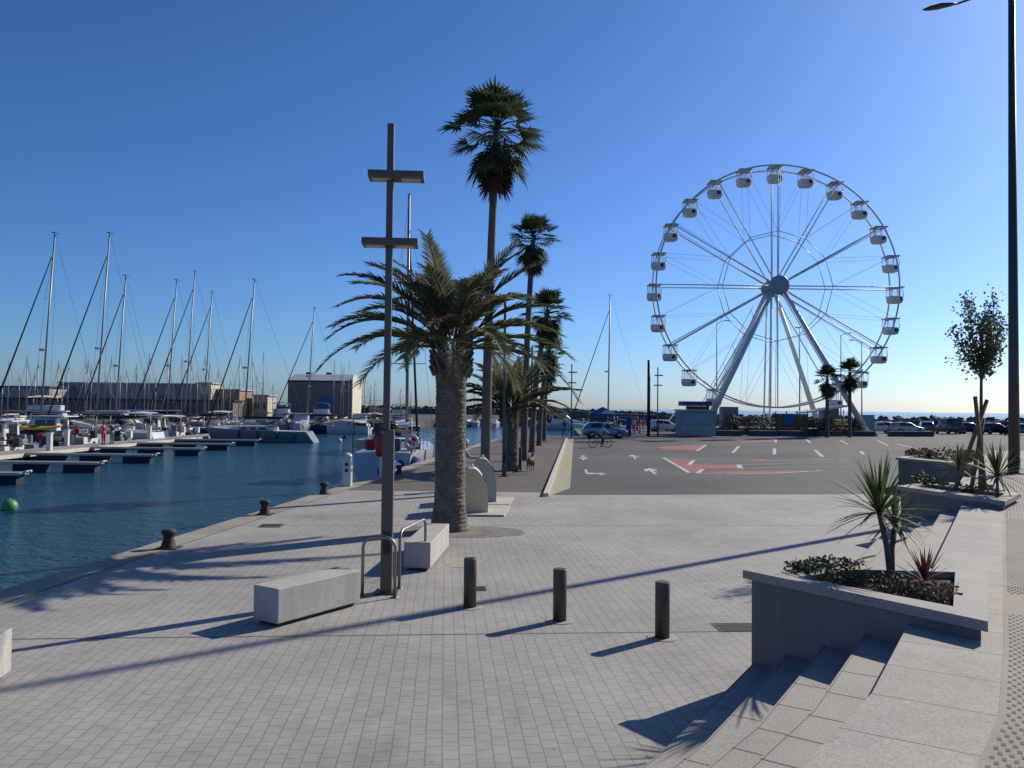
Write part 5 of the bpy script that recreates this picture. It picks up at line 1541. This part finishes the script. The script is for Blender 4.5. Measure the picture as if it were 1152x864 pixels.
for s in (-1, 1): b = MB(); b.box((s * 5.7, -1.6, 1.9), (1.8, 1.6, 2.4)); b.build('drive_unit', M['wheel_dark'], t, bevel=.05)
b = MB(); b.box((4.6, -2.6, 2.95), (5.2, 3.0, .18), M=Matrix.Rotation(rad(-9), 4, 'Y')); 
for x in (2.6, 6.6): b.tube([(x, -3.6, .7), (x, -3.6, 2.9)], .06, 5)
b.build('boarding_roof', M['wheel_white'], t)

# ticket kiosk
p0, p1 = P(765.5, 491), P(802, 491)
D = p0.y; W = p1.x - p0.x
t = thing('ticket_kiosk', 'blue-grey ticket kiosk with ribbed base and two pale windows left of wheel', 'kiosk', p0, 0)
b = MB(); b.box((W / 2, 1.3, 1.35), (W, 2.6, 2.5)); b.build('wall', M['kiosk'], t)
b = MB(); b.box((W / 2, 1.3, 2.68), (W + .3, 2.9, .14)); b.build('roof', M['kiosk_light'], t)
b = MB(); b.box((W / 2, -.03, .65), (W - .05, .06, .85))
for i in range(26): b.box((W * (i + .5) / 26, -.075, .65), (W / 52, .04, .84))
b.build('ribbed_base', M['kiosk_light'], t)
for x in (.32, .75): b = MB(); b.box((W * x, -.12, .72), (W * .2, .04, .5)); b.build('window', M['window_lit'], t)
b = MB(); b.box((W / 2, 0, 1.75), (W * .86, .05, 1.15)); b.build('shutter', M['hub_blue'], t)
p0 = R(768, 456.5, 91); p1 = R(801, 456.5, 91); W = p1.x - p0.x
t = thing('canopy_stall', 'stall with a flat blue fascia roof behind the ticket kiosk', 'stall', (p0.x, 91, 0))
zt = p0.z
b = MB(); b.box((W / 2, 1.2, zt + .25), (W, 2.4, .5)); b.build('roof', M['kiosk_blue'], t)
for x in (W * .24, W * .96):
    b = MB(); b.tube([(x, 1, 0), (x, 1, zt)], .07, 6); b.build('post', M['wheel_grey'], t)
b = MB(); b.box((W * .6, 1.3, zt * .5), (W * .7, 1.6, zt - .05)); b.build('counter', M['brown_fence'], t)

# low blocks in a row before the wheel
BL = None
bl = [(806, 834), (843, 873), (876, 904), (921, 946), (959, 983), (1001, 1032), (1036, 1050)]
bn = ['leftmost', 'second', 'third', 'fourth', 'fifth', 'sixth', 'rightmost, shortest']
for (x0, x1), nm in zip(bl, bn):
    a, c = P(x0, 490.5 + (x0 - 800) * .003), P(x1, 490.5 + (x0 - 800) * .003)
    t = thing('barrier_block', f'low blue-grey block in the row before the wheel, {nm}' + (' from the left' if nm in bn[1:6] else ''), 'barrier', a, 0, 'low blocks before the wheel')
    W = c.x - a.x
    b = MB(); b.box((W / 2, .5, .29), (W - .25, .9, .56)); b.build('block_body', M['block'], t, bevel=.04)
    b = MB(); b.box((W / 2, .5, .58), (W - .4, .78, .03)); b.build('top_face', M['old_concrete'], t)
# fence with a blue panel under the wheel, concrete end wall
a, c = R(873, 484, 91.5), R(909, 484, 91.5); W = c.x - a.x
t = thing('board_fence', 'brown board fence with a square blue panel below the wheel', 'fence', (a.x, 91.5, 0))
b = MB()
for i in range(20): b.box((W * (i + .5) / 20, 0, 1.35), (W / 20 - .03, .06, 2.1))
b.build('boards', M['brown_fence'], t); b = MB(); b.box((W * .42, -.06, 1.75), (1.2, .05, 1.3)); b.build('panel', M['blue_panel'], t)
for i in range(4):
    b = MB(); b.tube([(W * i / 3, .08, 0), (W * i / 3, .08, 2.7)], .06, 6); b.build('post', M['bark'], t)
a, c = R(966, 486, 93), R(984, 486, 93)
t = thing('utility_wall', 'pale grey box wall at the right end of the shrubs', 'wall', (a.x, 93, 0))
b = MB(); b.box(((c.x - a.x) / 2, .4, 1.15), (c.x - a.x, .8, 2.3)); b.build('wall', M['kiosk'], t, bevel=.02); b = MB(); b.box(((c.x - a.x) / 2, .4, 2.33), (c.x - a.x + .1, .9, .06)); b.build('coping', M['old_concrete'], t)

def shrub(label, px, D, w, h, m, seed, n=900, size=.16):
    r = random.Random(seed); p = R(px, 480, D)
    t = thing('shrub', label, 'shrub', (p.x, D, 0), 0, 'shrubs below the wheel')
    b = MB()
    for i in range(9): 
        tipp = Vector((r.gauss(0, w * .3), r.gauss(0, .4), h * r.uniform(.6, .95))); b.tube([(tipp.x * .2, 0, 0), tipp * .5 + Vector((0, 0, .1)), tipp], [.04, .025, .01], 4)
    b.build('stems', M['bark'], t)
    b = MB()
    for i in range(n):
        c = Vector((r.gauss(0, w * .33), r.gauss(0, .5), h * r.random() ** .8)); c.z *= 1 - .4 * abs(c.x) / w
        d = Vector((r.gauss(0, 1), r.gauss(0, 1), r.gauss(.6, 1))).normalized(); s = d.orthogonal().normalized(); L = size * r.uniform(.6, 1.7); s *= L * .25
        b.add([c, c + d * L * .5 + s, c + d * L, c + d * L * .5 - s], [(0, 1, 2, 3)])
    b.build('foliage', M[m], t)
for i, (px, w, h, m, lb) in enumerate(((826, 2.2, 2.5, 'grey_shrub', 'pale grey shrub just right of the ticket kiosk'), (842, 2.0, 2.2, 'phoenix_dry', 'dry yellowish shrub below the left wheel leg'), (859, 1.8, 1.9, 'succulent', 'dark green shrub left of the board fence'),
        (918, 2.0, 2.0, 'grey_shrub', 'pale grey shrub just right of the board fence'), (932, 1.6, 2.1, 'cordyline', 'bright green shrub below the left small fan palm'), (947, 2.2, 1.8, 'phoenix_dry', 'dry brown shrub below the right small fan palm'), (961, 1.8, 1.9, 'tree_leaf', 'dark shrub beside the pale box wall'))):
    shrub(lb, px, 92.5 if px not in (859,) else 91, w, h, m, 100 + i)

# thin street lamps behind the wheel, black post
def thin_lamp(label, px, ptop, D, arm):
    p = R(px, 480, D); H = R(px, ptop, D).z
    t = thing('thin_street_lamp', label, 'street lamp', (p.x, D, 0), 0, 'thin lamps behind the wheel')
    b = MB(); b.tube([(0, 0, 0), (0, 0, H)], [.1, .055], 8); b.build('pole', M['wheel_dark'], t)
    b = MB(); b.tube([(0, 0, H - .1), (arm * .6, 0, H + .25), (arm, 0, H + .3)], .04, 5); b.box((arm * 1.15, 0, H + .28), (.7, .25, .12)); b.build('lamp_arm', M['wheel_dark'], t)
thin_lamp('thin lamp post behind the left wheel leg', 806, 363, 112, 1.2)
thin_lamp('thin lamp post right of the wheel hub column', 899.5, 371, 108, -.2)
thin_lamp('thin lamp post behind right wheel leg, left one', 946, 377, 112, .9)
thin_lamp('thin lamp post outside the right wheel leg', 969.5, 385, 114, -1.2)
p = P(729.5, 491)
t = thing('post', 'thick plain black post standing between the people and the kiosk', 'post', p)
b = MB(); zt = R(729.5, 405, p.y).z; b.tube([(0, 0, 0), (0, 0, zt)], [.17, .15], 12); b.build('pole', M['dark_metal'], t); b = MB(); b.lathe([(.3, 0), (.3, .05), (.18, .08)], 12); b.build('base', M['dark_metal'], t)

# ============================================================ CARS
def car(label, loc, rz, paint, van=False, L=4.1, W=1.72, H=1.48, group='parked cars along the car park'):
    t = thing('parked_car', label, 'car', loc, rz, group)
    if van: H = 2.0; st = [(-.5, .42, .75, .8), (-.49, .3, .95, H), (-.2, .24, .98, H + .03), (.12, .24, .98, H), (.3, .24, 1.0, 1.12), (.46, .28, .9, .95), (.5, .4, .7, .74)]
    else: st = [(-.5, .42, .78, .84), (-.485, .28, .92, 1.0), (-.37, .24, .95, H - .05), (-.15, .22, .95, H), (.05, .22, .94, H - .04), (.22, .22, .92, .98), (.42, .25, .8, .84), (.49, .32, .68, .72), (.5, .4, .6, .63)]
    b = MB(); secs = []
    for u, zb, zs, zr in st:
        x = u * L; w = W / 2 * (1 - .12 * (abs(u) / .5) ** 4); wr = w * (.8 if zr > zs + .25 else .93)
        secs.append([Vector((x, -w * .92, zb)), Vector((x, -w, zb + .18)), Vector((x, -w * .98, zs)), Vector((x, -wr, zr - .03)), Vector((x, -wr * .7, zr)), Vector((x, wr * .7, zr)), Vector((x, wr, zr - .03)), Vector((x, w * .98, zs)), Vector((x, w, zb + .18)), Vector((x, w * .92, zb))])
    b.loft(secs, 0, True); b.build('body', M[paint], t)
    # glass house: patches just proud of the body
    def at(u, side, f):
        for a_, c_ in zip(st[:-1], st[1:]):
            if a_[0] <= u <= c_[0]:
                q = (u - a_[0]) / (c_[0] - a_[0]); zs = a_[2] + (c_[2] - a_[2]) * q; zr = a_[3] + (c_[3] - a_[3]) * q
        w = W / 2 * (1 - .12 * (abs(u) / .5) ** 4); wr = w * .8 if zr > zs + .25 else w * .93
        z = zs + (zr - .03 - zs) * f; y = w * .98 + (wr - w * .98) * f
        return Vector((u * L, side * (y + .006), z))
    for s in (-1, 1):
        for u0, u1, k0, k1 in (((-.34, -.1, .1, .86), (-.08, .15, .1, .86)) if not van else ((-.05, .1, .4, .86), (.12, .24, .15, .8))):
            q = min(.02, .5)
            b = MB(); b.add([at(u0, s, k0), at(u1, s, k0), at(u1 - (.09 if u1 > .1 else 0), s, k1), at(u0 + (.05 if u0 < -.2 else 0), s, k1)], [(0, 1, 2, 3)]); b.build('window', M['glass'], t)
    i0 = 4 if not van else 3
    A, B_ = st[i0], st[i0 + 1]; w = W / 2
    def ws(q, fy): 
        u = A[0] + (B_[0] - A[0]) * q; z = A[3] + (B_[3] - A[3]) * q
        return Vector((u * L + .012, fy * w * (.72 + .08 * q), z + .012))
    b = MB(); b.add([ws(.08, -1), ws(.9, -1), ws(.9, 1), ws(.08, 1)], [(0, 1, 2, 3)]); b.build('windscreen', M['glass'], t)
    rear = st[1], st[2]
    b = MB(); 
    if not van: b.add([Vector((-.485 * L - .01 + .115 * L * q, y * w * .72, 1.0 + (H - .05 - 1.0) * q + .01)) for q, y in ((.1, -1), (.1, 1), (.85, .95), (.85, -.95))], [(0, 1, 2, 3)])
    else: b.add([(-.498 * L, -w * .6, 1.25), (-.498 * L, w * .6, 1.25), (-.496 * L, w * .6, 1.75), (-.496 * L, -w * .6, 1.75)], [(0, 1, 2, 3)])
    b.build('rear_window', M['glass'], t)
    for x in (-.31 * L, .31 * L):
        for s in (-1, 1):
            b = MB(); b.lathe([(.2, -.1), (.31, -.1), (.33, -.06), (.33, .06), (.31, .1), (.2, .1)], 18, (x, s * (W / 2 - .1), .33), M=Matrix.Rotation(PI / 2, 3, 'X')); wh = b.build('wheel', M['tyre'], t)
            b = MB(); b.lathe([(.0001, -.11), (.2, -.105), (.21, .105), (.0001, .11)], 14, (x, s * (W / 2 - .1), .33), M=Matrix.Rotation(PI / 2, 3, 'X')); b.build('rim', M['rim'], wh)
    for s in (-1, 1):
        b = MB(); b.box((.475 * L, s * W * .34, .66), (.16, .3, .13)); b.build('headlight', M['lamp_clear'], t, bevel=.02)
        b = MB(); b.box((-.49 * L, s * W * .38, .86), (.1, .2, .26)); b.build('tail_light', M['lamp_red'], t, bevel=.02)
        b = MB(); b.box((.1 * L, s * (W / 2 + .07), 1.0), (.12, .18, .13)); b.build('mirror', M[paint], t, bevel=.03)
    return t
for nm, c in (('white', (.7, .7, .7)), ('silver', (.38, .39, .4)), ('black', (.015, .016, .02)), ('blue', (.03, .06, .16)), ('grey', (.12, .125, .135)), ('steelblue', (.16, .21, .3))):
    M['paint_' + nm] = mat(nm + '_car_paint', c, .25, .35 if nm in ('silver', 'steelblue') else 0, .04, 1, coat=1)
def at_px(px, D): 
    p = R(px, 480, D); return (p.x, D, 0)
for (px, D, rz, pt, van, lb) in (
    (988, 106, 178, 'white', False, 'small white car just right of the pale box wall'),
    (1020, 104, 5, 'silver', False, 'silver hatchback behind the sixth low block'),
    (1042, 112, 70, 'grey', False, 'dark grey car between the silver hatchback and the black van'),
    (1067, 106, 92, 'black', True, 'black van with high roof left of the staked tree'),
    (1090, 108, 8, 'blue', False, 'dark blue car glinting behind the tree stakes'),
    (1120, 106, 4, 'black', False, 'black car glinting right of tree stakes'),
    (1143, 104, 80, 'grey', False, 'grey car half hidden behind the tall road lamp'),
    (748, 101, 6, 'white', False, 'white car parked between the black post and the ticket kiosk'),
    (762, 106, 176, 'grey', True, 'grey van half hidden behind the ticket kiosk'),
    (680, 76.5, 3, 'steelblue', False, 'silver-blue car parked behind the cyclist')):
    car(lb, at_px(px, D), rad(rz), 'paint_' + pt, van)
# gazebo and blue box near the crowd
p = R(678, 470, 88); zc = R(678, 465.5, 88).z
t = thing('gazebo', 'blue peaked gazebo behind the parked silver-blue car', 'gazebo', (p.x, 88, 0))
b = MB(); w = 1.45; b.add([(-w, -w, zc), (w, -w, zc), (w, w, zc), (-w, w, zc), (0, 0, zc + .75), (-w, -w, zc - .22), (w, -w, zc - .22), (w, w, zc - .22), (-w, w, zc - .22)],
    [(0, 1, 4), (1, 2, 4), (2, 3, 4), (3, 0, 4), (0, 5, 6, 1), (1, 6, 7, 2), (2, 7, 8, 3), (3, 8, 5, 0)]); b.build('roof', M['kiosk_blue'], t)
for x in (-1, 1):
    for y in (-1, 1): b = MB(); b.tube([(x * w * .95, y * w * .95, 0), (x * w * .95, y * w * .95, zc)], .03, 5); b.build('post', M['steel'], t)
p = P(707.5, 491)
t = thing('advert_column', 'blue upright column with a white side behind the cyclist', 'column', p)
b = MB(); b.box((0, .2, .95), (.5, .4, 1.9)); b.build('column_body', M['kiosk_blue'], t, bevel=.02); b = MB(); b.box((-.28, .2, .6), (.05, .36, 1.2)); b.build('side_panel', M['white_gel'], t)

# ============================================================ PEOPLE AND DOG
p = R(519, 500, 27.2); p.z = 0
person('white haired person in a grey-blue shirt reaching towards the recycling bins', p, rad(-80), 'reach', 'c_grey', 'c_dark', 'hair_white', .98)
person('person in dark blue clothes walking at the end of the promenade', P(635, 492), rad(10), 'walk', 'c_blue', 'c_blue', s=1.0)
cyc = P(674.5, 503.6)
person('cyclist in a pale blue shirt riding across the car park', cyc + Vector((.05, 0, 0)), rad(-80), 'ride', 'c_pale', 'c_dark')
t = thing('bicycle', 'dark bicycle ridden by the cyclist in a pale blue shirt', 'bicycle', cyc, rad(-80))
for y, nm in ((-.5, 0), (.58, 1)):
    b = MB(); b.ring((0, y, .34), .33, .022, 'X', 28, 6); wh = b.build('wheel', M['tyre'], t)
    b = MB()
    for k in range(10): a = PI * 2 * k / 10; b.tube([(0, y, .34), (0, y + .32 * math.cos(a), .34 + .32 * math.sin(a))], .006, 4)
    b.build('spokes', M['steel'], wh)
b = MB()
for q in (((0, -.5, .34), (0, .0, .3)), ((0, 0, .3), (0, -.14, .82)), ((0, -.5, .34), (0, -.12, .75)), ((0, 0, .3), (0, .45, .78)), ((0, -.13, .78), (0, .44, .84)), ((0, .58, .34), (0, .42, .95))): b.tube(q, .02, 6)
b.build('frame', M['dark_metal'], t)
b = MB(); b.tube([(-.24, .5, 1.0), (0, .42, .98), (.24, .5, 1.0)], .016, 5); b.build('handlebar', M['dark_metal'], t)
b = MB(); b.box((0, -.16, .86), (.15, .26, .06)); b.build('saddle', M['dark_metal'], t, bevel=.02)
crowd = [(691, 90, 'c_white', 'c_dark', 'stand', 'person in a white top standing right of the gazebo'), (696, 92, 'c_dark', 'c_grey', 'walk', 'person in a dark top walking right of the gazebo'),
         (713, 92, 'c_white', 'c_red', 'stand', 'person in white top and red trousers right of the blue column'), (717, 94, 'c_red', 'c_dark', 'walk', 'person in a red top and dark trousers in the crowd'),
         (720, 92, 'c_red', 'c_pink', 'stand', 'person in a red top and pink trousers in the crowd'), (724, 95, 'c_pink', 'c_white', 'stand', 'person in a pink top and white trousers left of the black post'),
         (661, 84, 'c_white', 'c_blue', 'stand', 'person in white top left of the silver-blue car'), (685, 86, 'c_white', 'c_red', 'walk', 'person in white top and red trousers under the gazebo edge')]
for (px, D, a, c, ps, lb) in crowd: person(lb, at_px(px, D), rad(rz_b.uniform(0, 360)), ps, a, c, group='people by the gazebo')
for (px, y, a, c, lb) in ((116.5, 64.5, 'c_red', 'c_red', 'person in red standing on the pontoon by the pilot boat'), (126, 65.6, 'c_dark', 'c_green', 'person in dark clothes standing on the pontoon by the pilot boat')):
    p = R(px, 500, y); person(lb, (min(PX1 - .3, max(PX0 + .3, p.x)), y, PZ), rad(70), 'stand', a, c, group='people on the pontoon')

def dog(label, loc, rz):
    t = thing('dog', label, 'dog', loc, rz)
    V = [(0, .28, .46), (0, .02, .5), (0, -.26, .48), (0, .42, .58), (0, .5, .68), (0, .62, .66)]
    E = [(0, 1), (1, 2), (0, 3), (3, 4), (4, 5)]; Rr = [.115, .1, .1, .075, .075, .04]
    for s in (-1, 1):
        i = len(V); V += [(s * .085, .28, .36), (s * .085, .25, .19), (s * .085, .28, .05), (s * .085, .32, .025)]; E += [(0, i), (i, i + 1), (i + 1, i + 2), (i + 2, i + 3)]; Rr += [.055, .035, .028, .03]
        i = len(V); V += [(s * .085, -.22, .4), (s * .09, -.16, .27), (s * .09, -.32, .17), (s * .09, -.3, .04), (s * .09, -.25, .022)]; E += [(2, i), (i, i + 1), (i + 1, i + 2), (i + 2, i + 3), (i + 3, i + 4)]; Rr += [.075, .05, .032, .026, .03]
    i = len(V); V += [(0, -.36, .54), (0, -.44, .68), (0, -.42, .78)]; E += [(2, i), (i, i + 1), (i + 1, i + 2)]; Rr += [.035, .028, .015]
    for s in (-1, 1): i = len(V); V += [(s * .05, .47, .77)]; E += [(4, i)]; Rr += [.028]
    me = skin_mesh('body', V, E, Rr, [M['dog'], M['dog_white']])
    for p_ in me.polygons: p_.material_index = 1 if p_.center.z < .2 or p_.center.z > .62 and p_.center.y < -.3 else 0
    o = bpy.data.objects.new('body', me); COL.objects.link(o); o.parent = t
dog('brown dog with pale legs standing alone on the brown promenade', P(597, 530), rad(-12))
